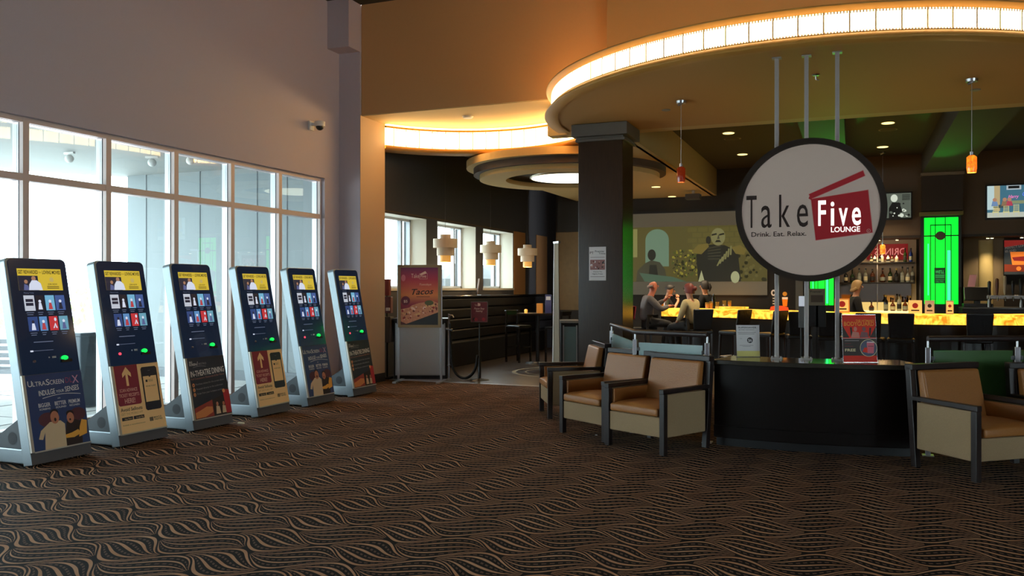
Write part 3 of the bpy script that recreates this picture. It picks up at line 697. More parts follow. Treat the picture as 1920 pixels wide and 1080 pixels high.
# ---------------------------------------------------------------- lobby armchairs
VIN = mat('ochre woven vinyl', (158,102,48), .42, noise=(120,.06), bump=(240,.25))
def armchair():
    k = thing('armchair', 'x', 'armchair')
    w, d = .375, .345
    def leg(x0, x1, ya, yb, z1, lean=0):
        t = MB(); t.hexa([(x0,ya,0),(x1,ya,0),(x1,yb,0),(x0,yb,0)], [(x0,ya+lean,z1),(x1,ya+lean,z1),(x1,yb+lean,z1),(x0,yb+lean,z1)], FRAMEW); return t
    for s in (-1, 1):
        a, b = sorted((s*w, s*(w-.055)))
        leg(a, b, -d, -d+.055, .565).build('leg', k, .004); leg(a, b, d-.06, d, .86, .07).build('leg', k, .004)
        MB().hexa([(a,-d-.005,.565),(b,-d-.005,.565),(b,d-.0,.575),(a,d-.0,.575)], [(a,-d-.005,.61),(b,-d-.005,.61),(b,d,.61),(a,d,.61)], FRAMEW).build('armrest', k, .005)
        a2, b2 = sorted((s*(w-.005), s*(w-.05)))
        MB().box(a2, b2, -d+.056, d-.06, .16, .562, FABR).build('side_panel', k, .01); a3, b3 = sorted((s*(w-.05), s*(w-.078))); MB().box(a3, b3, -d+.056, d-.06, .34, .56, VIN).build('inner_pad', k, .008)
    MB().box(-w+.057, w-.057, -d+.012, -d+.05, .16, .345, FABR).build('front_panel', k, .01)
    t = MB(); x0, x1 = -w+.078, w-.078; n = 10; v = []; f = []
    for j in range(n+1):
        for i in range(n+1):
            u, q = i/n, j/n; v.append((x0+(x1-x0)*u, -d-.01+(2*d-.15)*q, .425+.035*(sin(pi*u)*sin(pi*q))**.35))
    for j in range(n):
        for i in range(n): a = j*(n+1)+i; f.append((a, a+1, a+n+2, a+n+1))
    b0 = len(v)
    for p in [(x0,-d-.01,.35),(x1,-d-.01,.35),(x1,d-.16,.35),(x0,d-.16,.35)]: v.append(p)
    c0, c1, c2, c3 = 0, n, (n+1)*(n+1)-1, n*(n+1)
    f += [tuple([b0, b0+1]+list(range(n, -1, -1))), tuple([b0+2, b0+3]+list(range(c3, c2+1))), tuple([b0+3, b0]+[i*(n+1) for i in range(n+1)]), tuple([b0+1, b0+2]+[i*(n+1)+n for i in range(n, -1, -1)]), (b0+3, b0+2, b0+1, b0)]
    t.add(v, f, VIN, True); t.build('seat_cushion', k, .018, seg=3)
    MB().box(-w+.06, w-.06, -d+.05, d-.06, .22, .35, BLK).build('seat_base', k)
    t = MB(); ya = d-.17
    t.hexa([(-w+.06,ya,.40),(w-.06,ya,.40),(w-.06,d-.06,.40),(-w+.06,d-.06,.40)], [(-w+.06,ya+.10,.835),(w-.06,ya+.10,.835),(w-.06,d+.0,.835),(-w+.06,d+.0,.835)], VIN); t.build('backrest', k, .02, seg=3)
    t = MB(); t.box(-w, w, d-.01, d+.075, .835, .885, FRAMEW); t.hexa([(-w+.056,d-.055,.2),(w-.056,d-.055,.2),(w-.056,d-.02,.2),(-w+.056,d-.02,.2)], [(-w+.056,d+.01,.835),(w-.056,d+.01,.835),(w-.056,d+.04,.835),(-w+.056,d+.04,.835)], FRAMEW); t.build('back_frame', k, .005)
    return k
chairs = [((-1.79, 8.30), -28, 'ochre armchair with dark wood frame right next to the dark counter'),
          ((-2.43, 8.78), -34, 'ochre armchair between the one at the counter and the one turned to the kiosks'),
          ((-3.22, 10.01), -62, 'ochre armchair turned sideways in front of the wooden column, farthest of the seats'),
          ((.974, 8.166), 39.8, 'ochre armchair right of the dark counter, pale outer side panel toward the camera'),
          ((1.78, 8.55), 26, 'ochre armchair cut off by the right edge of the photo')]
ac = armchair()
for i, (p, a, lab) in enumerate(chairs):
    if i == 0: ac.location = (p[0], p[1], 0); ac.rotation_euler = (0,0,radians(a)); ac['label'] = lab; ac['group'] = 'lobby armchairs in front of the lounge rail'
    else: dup(ac, (p[0], p[1], 0), radians(a), lab)

# ---------------------------------------------------------------- curved host counter under the round sign
def sector(r0, r1, a0, a1, z0, z1, m, n=28, smooth=True):
    t = MB(); v = []; f = []
    for i in range(n+1):
        a = a0+(a1-a0)*i/n
        for r, z in ((r0,z0),(r1,z0),(r1,z1),(r0,z1)): v.append((DX+r*cos(a), DY+r*sin(a), z))
    for i in range(n):
        for q in range(4): f.append((4*i+q, 4*i+(q+1)%4, 4*(i+1)+(q+1)%4, 4*(i+1)+q))
    f += [(3,2,1,0), (4*n,4*n+1,4*n+2,4*n+3)]
    return t.add(v, f, m)
def ang(x, r=3.51): return -math.acos(max(-1, min(1, (x-DX)/r)))
aL, aR = ang(-1.28), ang(.58)
k = thing('host_counter', 'curved dark wood half wall counter that carries the round lounge sign', 'counter', (0,0,0))
sector(2.98, 3.50, aL, aR, .08, .80, WOODC).build('body', k, .004)
sector(3.0, 3.47, aL+.004, aR-.004, 0, .08, BLK).build('plinth', k)
sector(3.49, 3.512, aL, aR, .09, .20, WOODC).build('base_board', k, .002)
sector(2.93, 3.54, aL-.006, aR+.006, .80, .845, TOPD).build('counter_top', k, .006)
# sign poles and round sign
SY = 8.90
sg = thing('lounge_sign', 'large round pale sign with dark rim reading Take Five Lounge above the counter', 'sign', (at_y(1518, 8.72)[0], 8.72, 2.298))
R_ = .686
t = MB(); rim = mat('dark bronze rim', (44,34,26), .4, .3)
prof = [(R_,-.09),(R_,.09),(R_-.055,.09),(R_-.055,.08)]
n = 96; v = []; f = []
prof = [(R_-.06,-.085),(R_-.055,-.10),(R_,-.10),(R_,.10),(0.001,.10)]
for i in range(n):
    a = 2*pi*i/n
    for r, y_ in prof: v.append((r*cos(a), y_, r*sin(a)))
for i in range(n):
    j = (i+1) % n
    for q in range(4): f.append((5*i+q, 5*j+q, 5*j+q+1, 5*i+q+1))
t.add(v, f, rim); t.build('rim', sg)
F = frame((0,-.086,0), (1,0,0), (0,0,1), (0,-1,0))
FACE = mat('sign white face', (204,178,162), .45, emis=(196,182,176), es=.02); TXT = mat('sign dark brown letters', (44,28,22), .4)
MAR = mat('sign maroon', (140,24,32), .4, emis=(150,20,30), es=.12); LIT = glow('sign lit white', (255,250,240), 1.0)
t = MB(); t.disc(F, 0, 0, R_-.056, 0, FACE, 96)
def A(x, y): return ((x-588)/3.725/204.9, -(y-545)/3.725/193.9)
def S(pts): return [A(*p) for p in pts]
x_, y_ = A(143, 662); w_ = A(582, 0)[0]-x_
def letters(txt, xs, xe, yb, yt, m, off=.003, **kw):
    a = A(xs, yb); b = A(xe, yt); t.text(F, txt, a[0], a[1], b[1]-a[1], off, m, w=b[0]-a[0], **kw)
letters('T', 143, 218, 660, 427, TXT, bold=-.0); letters('a', 250, 325, 660, 425, TXT); letters('k', 378, 455, 660, 427, TXT); letters('e', 503, 580, 660, 425, TXT)
letters('Drink. Eat. Relax.', 180, 568, 723, 690, TXT, bold=.006)
EDG = mat('sign pink edge', (200,120,110), .4)
t.poly(F, S([(632,759),(1017,714),(987,421),(598,470)]), .002, EDG); t.poly(F, S([(634,755),(1013,710),(983,425),(602,472)]), .003, MAR)
t.poly(F, S([(583,437),(600,474),(968,328),(953,288)]), .002, EDG); t.poly(F, S([(587,438),(602,469),(963,327),(951,293)]), .003, MAR)
t.poly(F, S([(583,466),(604,480),(606,462),(590,452)]), .0035, MAR)
for ch, a, b, yt in (('F',650,703,483), ('i',735,760,483), ('v',790,850,483), ('e',878,938,483)): letters(ch, a, b, 655, yt, LIT, .005, bold=.014)
letters('LOUNGE', 737, 932, 703, 668, LIT, .005, bold=.014)
a_ = A(988, 699); t.ringf(F, a_[0], a_[1], .014, .017, .005, FACE); t.text(F, 'R', a_[0], a_[1]-.007, .013, .005, FACE, align='c')
t.build('face', sg)
for x_ in (-.71,-.43,-.145): MB().box(x_-sg.location.x-.03, x_-sg.location.x+.03, .095, .165, -.2, .2, POLE).build('bracket', sg)
for i, (x_, lab) in enumerate(((-.71,'left pale steel pole from counter to drum ceiling behind the round sign'), (-.43,'middle pale steel pole from counter to drum ceiling behind the round sign'), (-.145,'right pale steel pole from counter to drum ceiling behind the round sign'))):
    p = thing('sign_pole', lab, 'pole', (x_, SY+.02*(i == 1), .845), 0, 'poles of the round sign')
    MB().prism([(-.02,-.02),(.02,-.02),(.02,.02),(-.02,.02)], .02, 3.0, POLE).build('shaft', p, .004)
    t = MB().box(-.055,.055,-.05,.05,0,.012,POLE)
    for q in (-.042,.042): t.lathe([(.009,.012),(.009,.026)], POLE, (q,-.03,0), 8)
    t.lathe([(.03,.012),(.026,.03)], POLE, n=12); t.build('base_flange', p)
    MB().box(-.045,.045,-.04,.04,2.993,3.004,POLE).build('ceiling_flange', p)
# papers on the counter
def card(name, px0, px1, py0, py1, d_, lab, draw, back=.05, mat_=PAPER, tilt=.10, rz=0):
    xa, ya = at_d(px0, d_); s_ = (px1-px0)*d_/1600; h_ = (py1-py0)*d_/1600
    k = thing(name, lab, name.replace('_',' '), (xa, ya, .845), 0)
    F = frame((0,0,0.004), (CS,SN,0), (-SN*tilt,CS*tilt,1), (SN,-CS,tilt))
    t = MB(); t.quad(F, 0, s_, 0, h_, 0, mat_); t.quad(F, 0, s_, 0, h_, -.004, mat_); draw(t, F, s_, h_); t.build('sheet', k)
    HOLD = glass_mat('clear acrylic', (.9,.9,.9,1), .05, .12) if 'acr' not in MATS else MATS['acr']; MATS['acr'] = HOLD
    t = MB(); t.M = F; t.box(-.004, s_+.004, -.004, h_+.004, -.009, -.006, HOLD); t.box(-.004, s_+.004, -.004, .002, -.09, .02, HOLD); t.M = None; t.build('acrylic_holder', k)
    return k
def d1(t, F, w, h):
    t.text(F, 'SUPERSAVER', w*.08, h*.90, h*.05, .001, INK, w=w*.8, bold=.014); t.text(F, 'MATINEE WEDNESDAY', w*.1, h*.84, h*.026, .001, INK, w=w*.68, bold=.010)
    g = MATS['fine print grey']
    for q, (a, b) in enumerate(((.05,.85),(.08,.78))): t.quad(F, w*a, w*b, h*(.76-.05*q), h*(.775-.05*q), .001, g)
    t.disc(F, w*.58, h*.52, h*.09, .001, INK, 28); t.text(F, '$6', w*.58, h*.475, h*.09, .002, PAPER, w=w*.16, align='c', bold=.014)
    t.text(F, 'TUES', w*.12, h*.56, h*.03, .001, g, w=w*.12); t.quad(F, w*.12, w*.72, h*.35, h*.362, .001, g); t.quad(F, w*.25, w*.6, h*.32, h*.33, .001, g)
    t.quad(F, 0, w, 0, h*.18, .001, mat('pale yellow paper edge', (226,214,120), .6))
card('paper_sign', 1382, 1425, 612, 671, 8.72, 'white supersaver price sheet standing on the left end of the counter', d1)
def d2(t, F, w, h):
    RD = mat('poster flyer red', (226,62,46), .85); t.quad(F, 0, w, 0, h, .0005, RD)
    GY = mat('flyer grey', (70,62,58), .85); OG = mat('flyer orange', (240,156,64), .8)
    t.poly(F, [(0,h*.52),(w*.20,h*.52),(0,h*.78)], .001, GY); t.poly(F, [(w,h*.52),(w*.80,h*.52),(w,h*.76)], .001, GY)
    t.text(F, "THE HITMAN'S", w*.40, h*.855, h*.045, .0015, OG, w=w*.55, bold=.014); t.text(F, 'BODYGUARD', w*.05, h*.77, h*.085, .0015, OG, w=w*.90, bold=.014)
    MRn = mat('flyer maroon figure', (110,40,40), .5); SKf = mat('flyer skin', (200,110,90), .5)
    for x_, r_ in ((.38, 0), (.64, 1)):
        t.disc(F, w*x_, h*.70, w*.055, .002, (SKf, MRn)[r_], 16, 1.3); t.poly(F, [(w*(x_-.14),h*.52),(w*(x_+.13),h*.52),(w*(x_+.10),h*.63),(w*(x_-.08),h*.65)], .0018, (SKf, MRn)[r_])
    t.poly(F, [(w*.24,h*.54),(w*.30,h*.53),(w*.28,h*.74),(w*.22,h*.74)], .0017, GY); t.poly(F, [(w*.78,h*.55),(w*.83,h*.55),(w*.86,h*.73),(w*.80,h*.73)], .0017, GY)
    t.quad(F, 0, w, h*.14, h*.50, .0016, GY); t.quad(F, 0, w, h*.50, h*.506, .002, PAPER)
    t.text(F, 'FREE', w*.05, h*.23, h*.055, .002, mat('flyer cream', (226,206,150), .5), w=w*.32, bold=.018)
    for q, (a, b) in enumerate(((.05,.48),(.05,.24),(.05,.3))): t.quad(F, w*a, w*b, h*(.45-.06*q), h*(.462-.06*q), .002, [MATS['fine print grey'], MRn, MRn][q])
    BL = mat('flyer night blue', (56,54,84), .5)
    t.disc(F, w*.755, h*.30, w*.255, .0022, MATS['flyer cream'], 32); t.disc(F, w*.755, h*.30, w*.243, .0026, BL, 32)
    t.poly(F, [(w*.72,h*.19),(w*.90,h*.19),(w*.93,h*.41),(w*.70,h*.41)], .003, mat('flyer pink', (206,76,96), .5)); t.poly(F, [(w*.56,h*.22),(w*.72,h*.2),(w*.72,h*.31),(w*.63,h*.31)], .0031, RD)
    t.quad(F, w*.71, w*.92, h*.41, h*.435, .0033, mat('flyer foam', (224,190,196), .5)); t.quad(F, w*.74, w*.90, h*.33, h*.345, .0033, MRn)
card('flyer', 1582, 1645, 594, 683, 8.05, 'red film flyer with the word FREE standing on the right end of the counter', d2, mat_=mat('flyer back', (190,180,170), .6))

# ---------------------------------------------------------------- glass railings
RAILW = mat('dark rail wood', (46,34,32), .45)
AQUA = mat('aqua frosted glass', (160,190,188), .25, noise=(3,.06)); AQUA.node_tree.nodes['Principled BSDF'].inputs['Transmission Weight'].default_value = .45
def railing(pts, lab, hz=1.06, skip_rail=None):
    k = thing('glass_railing', lab, 'railing', (pts[0][0], pts[0][1], 0)); o = Vector((pts[0][0], pts[0][1], 0))
    V = [Vector((x, y, 0))-o for x, y in pts]
    for p in V:
        t = MB(); t.box(p.x-.022, p.x+.022, p.y-.022, p.y+.022, 0, 1.0, CHROME); t.lathe([(.012,1.0),(.012,hz)], CHROME, (p.x,p.y,0), 8); t.box(p.x-.05, p.x+.05, p.y-.05, p.y+.05, 0, .01, CHROME); t.build('post', k, .003)
    for a, b in zip(V, V[1:]):
        dd = (b-a); L = dd.length; dd.normalize(); nn = Vector((-dd.y, dd.x, 0))*.006
        a2, b2 = a+dd*.05, b-dd*.05
        t = MB(); t.hexa([a2-nn+Vector((0,0,.12)), b2-nn+Vector((0,0,.12)), b2+nn+Vector((0,0,.12)), a2+nn+Vector((0,0,.12))], [a2-nn+Vector((0,0,.97)), b2-nn+Vector((0,0,.97)), b2+nn+Vector((0,0,.97)), a2+nn+Vector((0,0,.97))], AQUA); t.build('glass_panel', k)
        for p, s in ((a, 1), (b, -1)):
            for z_ in (.25, .90): q = p+dd*s*.045; MB().box(q.x-.018, q.x+.018, q.y-.016, q.y+.016, z_-.018, z_+.018, mat('dull steel clamp', (96,98,98), .4, .6)).build('clamp', k, .003)
    ps = [p+Vector((0,.0,hz+.02)) for p in V]; t = MB(); t.tube(ps, .028, RAILW, 8); t.build('handrail', k)
    return k
def cp(x, r=3.42): return (x, DY-sqrt(r*r-(x-DX)**2))
railing([at_d(1147, 11.0), at_d(1191, 9.15), cp(-1.36)], 'glass railing with dark handrail between the wooden column and the counter')
AQ0 = AQUA; AQUA = mat('glass with painted green reflection', (64,96,52), .2, noise=(3,.06))  # green reflection painted into the glass of the right railing
railing([cp(.64), cp(1.42), cp(2.1)], 'glass railing with dark handrail right of the counter, green reflection painted in')

AQUA = AQ0
ORD = ['first','second','third','fourth','fifth','sixth','seventh','eighth','ninth','tenth','eleventh','twelfth','thirteenth','fourteenth']
# ---------------------------------------------------------------- bar
def catmull(P, n=8):
    out = []; P = [P[0]]+P+[P[-1]]
    for i in range(1, len(P)-2):
        for j in range(n):
            t = j/n; out.append(tuple(.5*((2*P[i][q])+(-P[i-1][q]+P[i+1][q])*t+(2*P[i-1][q]-5*P[i][q]+4*P[i+1][q]-P[i+2][q])*t*t+(-P[i-1][q]+3*P[i][q]-3*P[i+1][q]+P[i+2][q])*t**3) for q in (0,1)))
    out.append(P[-1]); return out
BP = catmull([(-3.67,17.42),(-2.5,17.12),(-1.35,16.35),(-.4,15.55),(.94,15.0),(2.3,15.15),(3.6,15.9)])
def ribbon(P, o0, o1, z0, z1, m, t=None):
    t = t or MB(); N = len(P); v = []; f = []
    for i, p in enumerate(P):
        a, b = P[max(i-1,0)], P[min(i+1,N-1)]; dx, dy = b[0]-a[0], b[1]-a[1]; L = sqrt(dx*dx+dy*dy); nx, ny = -dy/L, dx/L
        for o, z in ((o0,z0),(o1,z0),(o1,z1),(o0,z1)): v.append((p[0]+nx*o, p[1]+ny*o, z))
    for i in range(N-1):
        for q in range(4): f.append((4*i+q, 4*i+(q+1)%4, 4*i+4+(q+1)%4, 4*i+4+q))
    f += [(3,2,1,0), (4*N-4,4*N-3,4*N-2,4*N-1)]
    return t.add(v, f, m)
ONX = onyx('onyx glow front', 1.6, 6); ONT = onyx('onyx glow top', 1.6, 4)
BZ = 1.13
bar = thing('bar_counter', 'long curved bar counter with glowing amber onyx front edge', 'bar counter', (0,0,0))
ribbon(BP, .15, .70, 0, .96, mat('black bar front', (18,15,14), .3)).build('bar_body', bar)
ribbon(BP, .02, .12, .97, 1.105, ONX).build('onyx_edge', bar)
ribbon(BP, .0, .62, 1.105, 1.13, ONT).build('bar_top', bar)
ribbon(BP, .12, .70, .96, 1.105, MATS['black bar front']).build('top_core', bar)
RB = [at_d(1325, 19.6), at_d(1394, 19.2)]
rb = thing('bar_counter', 'short rear run of the glowing bar in front of the projection screen', 'bar counter', (0,0,0))
ribbon(RB, 0, .5, 1.08, 1.12, ONT).build('bar_top', rb); ribbon(RB, .05, .45, 0, 1.08, MATS['black bar front']).build('bar_body', rb)

def stool():
    k = thing('bar_stool', 'x', 'bar stool')
    t = MB(); t.hexa([(-.2,-.2,.70),(.2,-.2,.70),(.2,.2,.70),(-.2,.2,.70)], [(-.2,-.2,.77),(.2,-.2,.77),(.2,.2,.77),(-.2,.2,.77)], BLKL); t.build('seat', k, .025, seg=3)
    t = MB(); t.hexa([(-.17,.16,.77),(.17,.16,.77),(.17,.21,.77),(-.17,.21,.77)], [(-.19,.23,1.16),(.19,.23,1.16),(.19,.28,1.16),(-.19,.28,1.16)], BLKL); t.build('backrest', k, .02, seg=3)
    for x, y in ((-.17,-.17),(.17,-.17),(.17,.17),(-.17,.17)):
        MB().hexa([(x*1.15-.018,y*1.15-.018,0),(x*1.15+.018,y*1.15-.018,0),(x*1.15+.018,y*1.15+.018,0),(x*1.15-.018,y*1.15+.018,0)], [(x-.018,y-.018,.71),(x+.018,y-.018,.71),(x+.018,y+.018,.71),(x-.018,y+.018,.71)], FRAMEW).build('leg', k)
    MB().tube([(-.19,-.19,.30),(.19,-.19,.30),(.19,.19,.30),(-.19,.19,.30)], .011, CHROME, 8, True).build('footrest', k)
    return k
STB = stool()
sl = [(1199, 16.95, 120, 'bar stool of the man in the grey sweater, red jacket over its back'), (1312, 16.05, 205, 'black bar stool the woman in the beige sweater sits on'),
      (1376, 15.6, 238, 'black bar stool right of the seated woman, side on with a shiny edge'), (1442, 14.9, 236, 'black bar stool behind the left sign pole'),
      (1497, 14.3, 190, 'black bar stool between the left and the middle sign pole'), (1556, 13.9, 180, 'black bar stool between the middle and the right sign pole'),
      (1632, 13.5, 172, 'black bar stool behind the red film flyer'), (1689, 13.35, 178, 'black bar stool just right of the red film flyer'),
      (1831, 13.2, 184, 'black bar stool nearest the right edge of the photo')]
for i, (px, d_, a, lab) in enumerate(sl):
    x_, y_ = at_d(px, d_)
    if i == 0: STB.location = (x_, y_, 0); STB.rotation_euler = (0,0,radians(a)); STB['label'] = lab; STB['group'] = 'bar stools along the glowing bar'
    else: dup(STB, (x_, y_, 0), radians(a), lab)
# red jacket over the first stool
x_, y_ = at_d(1199, 16.95)
t = MB(); JM = mat('crimson cloth', (150,38,56), .8, noise=(14,.2)); n = 9; v = []; f = []
for s_, (yo, top) in enumerate(((.305, 1), (.13, 1))):
    for i in range(n+1):
        for j in range(7):
            xx = -.22+.44*i/n; zz_ = 1.185-.42*j/6*(1 if s_ == 0 else .6); v.append((xx*(1+.03*j), yo-.05*(1 if s_ == 0 else -.6)*(j/6)+.018*sin(i*2.1+j*.3)*(j/6), zz_))
for s_ in (0, 1):
    for i in range(n):
        for j in range(6): a = s_*(n+1)*7+i*7+j; f.append((a, a+1, a+8, a+7))
for i in range(n): a = i*7; b = (n+1)*7+i*7; f.append((a, a+7, b+7, b))
t.add(v, f, JM, True); o = t.build('jacket', loc=(x_, y_, 0), rz=radians(120)); tag(o, 'crimson jacket hanging over a bar stool by the wooden column', 'jacket')
so = o.modifiers.new('thick', 'SOLIDIFY'); so.thickness = .012

# ---------------------------------------------------------------- people
def skin_geo(nodes, edges, root, sub=2):
    bm = bmesh.new(); L = bm.verts.layers.skin.verify(); vs = {}
    for k_, (p, r) in nodes.items():
        v = bm.verts.new(p); v[L].radius = (r, r) if not isinstance(r, tuple) else r; v[L].use_root = (k_ == root); vs[k_] = v
    for a, b in edges: bm.edges.new((vs[a], vs[b]))
    me = bpy.data.meshes.new('s'); bm.to_mesh(me); bm.free(); ob = bpy.data.objects.new('s', me); COL.objects.link(ob)
    sk = ob.modifiers.new('s', 'SKIN'); sk.use_smooth_shade = True; sk.branch_smoothing = .3
    sb = ob.modifiers.new('b', 'SUBSURF'); sb.levels = sub; sb.render_levels = sub
    bpy.context.view_layer.update(); m2 = bpy.data.meshes.new_from_object(ob.evaluated_get(bpy.context.evaluated_depsgraph_get()))
    out = ([v.co.copy() for v in m2.vertices], [tuple(p.vertices) for p in m2.polygons])
    bpy.data.objects.remove(ob); bpy.data.meshes.remove(me); bpy.data.meshes.remove(m2); return out
def person(label, loc, rz, J, sc_, top, topr, pants, hairm, hair, glasses=False, skin=(205,150,120), extra=None):
    k = thing('person', label, 'person', (loc[0], loc[1], 0), radians(rz)); SKm = mat('skin %d %d' % skin[:2], skin, .5)
    s = lambda p: (p[0]*sc_, p[1]*sc_, p[2]*sc_+extra_z)
    extra_z = extra or 0
    J = dict(J)
    nodes = {}; ed = []
    rad = dict(pelvis=.12, waist=.11, chest=.125, neck=.055, chin=.072, skull=.092, crown=.06, shL=.055, shR=.055, elL=.042, elR=.042, wrL=.028, wrR=.028, paL=(.034,.02), paR=(.034,.02), hiL=.08, hiR=.08, knL=.06, knR=.06, anL=.04, anR=.04, toL=.035, toR=.035)
    for n_, p in J.items():
        r = rad[n_]; r = tuple(q*sc_ for q in r) if isinstance(r, tuple) else r*sc_
        nodes[n_] = (s(p), r)
    ed = [('pelvis','waist'),('waist','chest'),('chest','neck'),('neck','chin'),('chin','skull'),('skull','crown')]
    for q in 'LR':
        ed += [('chest','sh'+q),('sh'+q,'el'+q),('el'+q,'wr'+q),('wr'+q,'pa'+q),('pelvis','hi'+q),('hi'+q,'kn'+q),('kn'+q,'an'+q),('an'+q,'to'+q)]
    v, f = skin_geo(nodes, ed, 'pelvis'); t = MB(); t.add(v, f, SKm, True)
    for q in 'LR':                        # five bent fingers on each hand
        w = Vector(s(J['wr'+q])); p = Vector(s(J['pa'+q])); d_ = (p-w).normalized(); side = d_.cross(Vector((0,0,1)))
        side = side.normalized() if side.length > .1 else Vector((1,0,0)); dn = side.cross(d_).normalized()*(-1)
        if dn.z > 0: dn = -dn
        for j, ln in enumerate((.075,.085,.08,.062)):
            b = p+side*(-.03+.02*j)+d_*.015; t.tube([b, b+d_*ln*.5, b+d_*ln*.8+dn*.02, b+d_*ln*.85+dn*.04], [.0095,.009,.008,.006], SKm, 6)
        sg_ = 1 if q == 'L' else -1
        b = w+d_*.03; t.tube([b, b+side*.035*sg_+d_*.03, b+side*.045*sg_+d_*.06+dn*.01], [.012,.010,.007], SKm, 6)
    # face: nose, ears
    c = Vector(s(J['chin'])); u = Vector(s(J['skull'])); up = (u-c).normalized(); fw = Vector(J.get('look', (0,1,0))) if False else Vector((0,1,0)); fw = (fw-up*fw.dot(up)).normalized(); rt = fw.cross(up)
    hc = (c+u)/2
    t.tube([hc+fw*.082+up*.03, hc+fw*.108-up*.005, hc+fw*.085-up*.018], [.008,.014,.008], SKm, 6)
    for q in (-1, 1): t.ball(tuple(hc+rt*.088*q), .022, SKm, .4, 1, 1.4, 8, 6)
    t.build('body', k)
    t = MB()
    for q in (-1, 1): t.ball(tuple(hc+fw*.084+up*.03+rt*.032*q), .009, INK, n=8, k=6)
    t.build('eyes', k)
    t = MB(); t.tube([hc+fw*.086-up*.042-rt*.024, hc+fw*.094-up*.045, hc+fw*.086-up*.042+rt*.024], .006, mat('lips', (150,70,66), .5), 6); t.build('mouth', k)
    nn = {n_: nodes[n_] for n_ in nodes if n_ in ('pelvis','waist','chest','shL','shR','elL','elR','wrL','wrR')}
    nn = {n_: (p, (r*1.22+.012) if not n_.startswith('wr') else r+.014) for n_, (p, r) in nn.items()}
    nc = Vector(nodes['neck'][0]); cc = Vector(nodes['chest'][0]); nn['collar'] = (tuple(cc+(nc-cc)*.72), .075*sc_)
    for q in 'LR':                        # sleeves end before the wrist
        a, b = Vector(nn['el'+q][0]), Vector(nn['wr'+q][0]); nn['wr'+q] = (tuple(a+(b-a)*(.92 if topr else .1)), nn['wr'+q][1])
    v, f = skin_geo(nn, [('pelvis','waist'),('waist','chest'),('chest','collar')]+[(a+q, b+q) for q in 'LR' for a, b in (('sh','el'),('el','wr'))]+[('chest','shL'),('chest','shR')], 'pelvis')
    MB().add(v, f, top, True).build('top', k)
    nn = {n_: (p, r*1.12+.01 if not isinstance(r, tuple) else r) for n_, (p, r) in nodes.items() if n_ in ('pelvis','hiL','hiR','knL','knR','anL','anR')}
    v, f = skin_geo(nn, [('pelvis','hiL'),('pelvis','hiR'),('hiL','knL'),('hiR','knR'),('knL','anL'),('knR','anR')], 'pelvis'); MB().add(v, f, pants, True).build('trousers', k)
    for q in 'LR':
        a, b = Vector(nodes['an'+q][0]), Vector(nodes['to'+q][0]); t = MB(); t.tube([a-(b-a)*.25+Vector((0,0,-.02)), (a+b)/2+Vector((0,0,-.015)), b+(b-a)*.2+Vector((0,0,-.005))], [.045,.05,.035], mat('black shoes', (20,18,18), .4), 10); t.build('shoe', k)
    # hair
    t = MB(); H = Matrix(((rt.x,fw.x,up.x,u.x),(rt.y,fw.y,up.y,u.y),(rt.z,fw.z,up.z,u.z),(0,0,0,1))); t.M = H
    if hair == 'bald': t.tube([(-.088,-.03,-.03),(-.065,-.075,-.035),(0,-.098,-.04),(.065,-.075,-.035),(.088,-.03,-.03)], .028, hairm, 8)
    else:
        prof = []; K_ = 10; n = 18; v = []; f = []
        for j in range(K_+1):
            for i in range(n):
                a = 2*pi*i/n; fr = max(0, sin(a)); lo = -.02-.0*fr if hair == 'short' else -.10
                lo = lo*(1-fr)+.045*fr; zc = .105*cos(pi*.5*j/K_) if j < K_ else 0
                th = pi*.5*(j/K_); r = .108*sin(th); z_ = .10*cos(th) if j < K_-2 else None
                zt = .095*cos(th); zb = lo*(j/K_)**2.2
                v.append((r*cos(a)*.94, r*sin(a)*(1.0 if sin(a) < 0 else .97)-.006, zt+zb))
        for j in range(K_):
            for i in range(n): f.append((j*n+i, (j+1)*n+i, (j+1)*n+(i+1)%n, j*n+(i+1)%n))
        t.add(v, f, hairm, True)
        if hair == 'bun': t.ball((0,-.125,-.0), .048, hairm, n=12, k=8)
        if hair == 'pony': t.tube([(0,-.10,.02),(0,-.14,-.05),(0,-.13,-.14)], [.035,.035,.012], hairm, 8)
        if hair == 'bob': t.tube([(-.085,-.02,-.06),(-.07,-.075,-.09),(0,-.10,-.095),(.07,-.075,-.09),(.085,-.02,-.06)], .036, hairm, 8)
    t.M = None; o = t.build('hair', k)
    if glasses:
        t = MB(); 
        for q in (-1, 1):
            cc = hc+fw*.098+up*.03+rt*.034*q; t.tube([cc+rt*.024*cos(a)+up*.018*sin(a) for a in [2*pi*i/12 for i in range(12)]], .004, INK, 6, True); t.tube([hc+fw*.095+up*.032+rt*.058*q, hc+rt*.094*q+up*.03], .004, INK, 6)
        t.build('glasses', k)
    return k
SIT = dict(pelvis=(0,0,.87), waist=(0,-.02,1.0), chest=(0,.01,1.20), neck=(0,.03,1.39), chin=(0,.055,1.475), skull=(0,.045,1.575), crown=(0,.03,1.625),
           shL=(-.175,.01,1.31), shR=(.175,.01,1.31), elL=(-.22,.17,1.10), elR=(.22,.17,1.10), wrL=(-.13,.38,1.17), wrR=(.13,.38,1.17), paL=(-.10,.44,1.18), paR=(.10,.44,1.18),
           hiL=(-.09,.05,.86), hiR=(.09,.05,.86), knL=(-.12,.43,.82), knR=(.12,.43,.82), anL=(-.11,.36,.40), anR=(.11,.36,.40), toL=(-.12,.50,.36), toR=(.12,.50,.36))
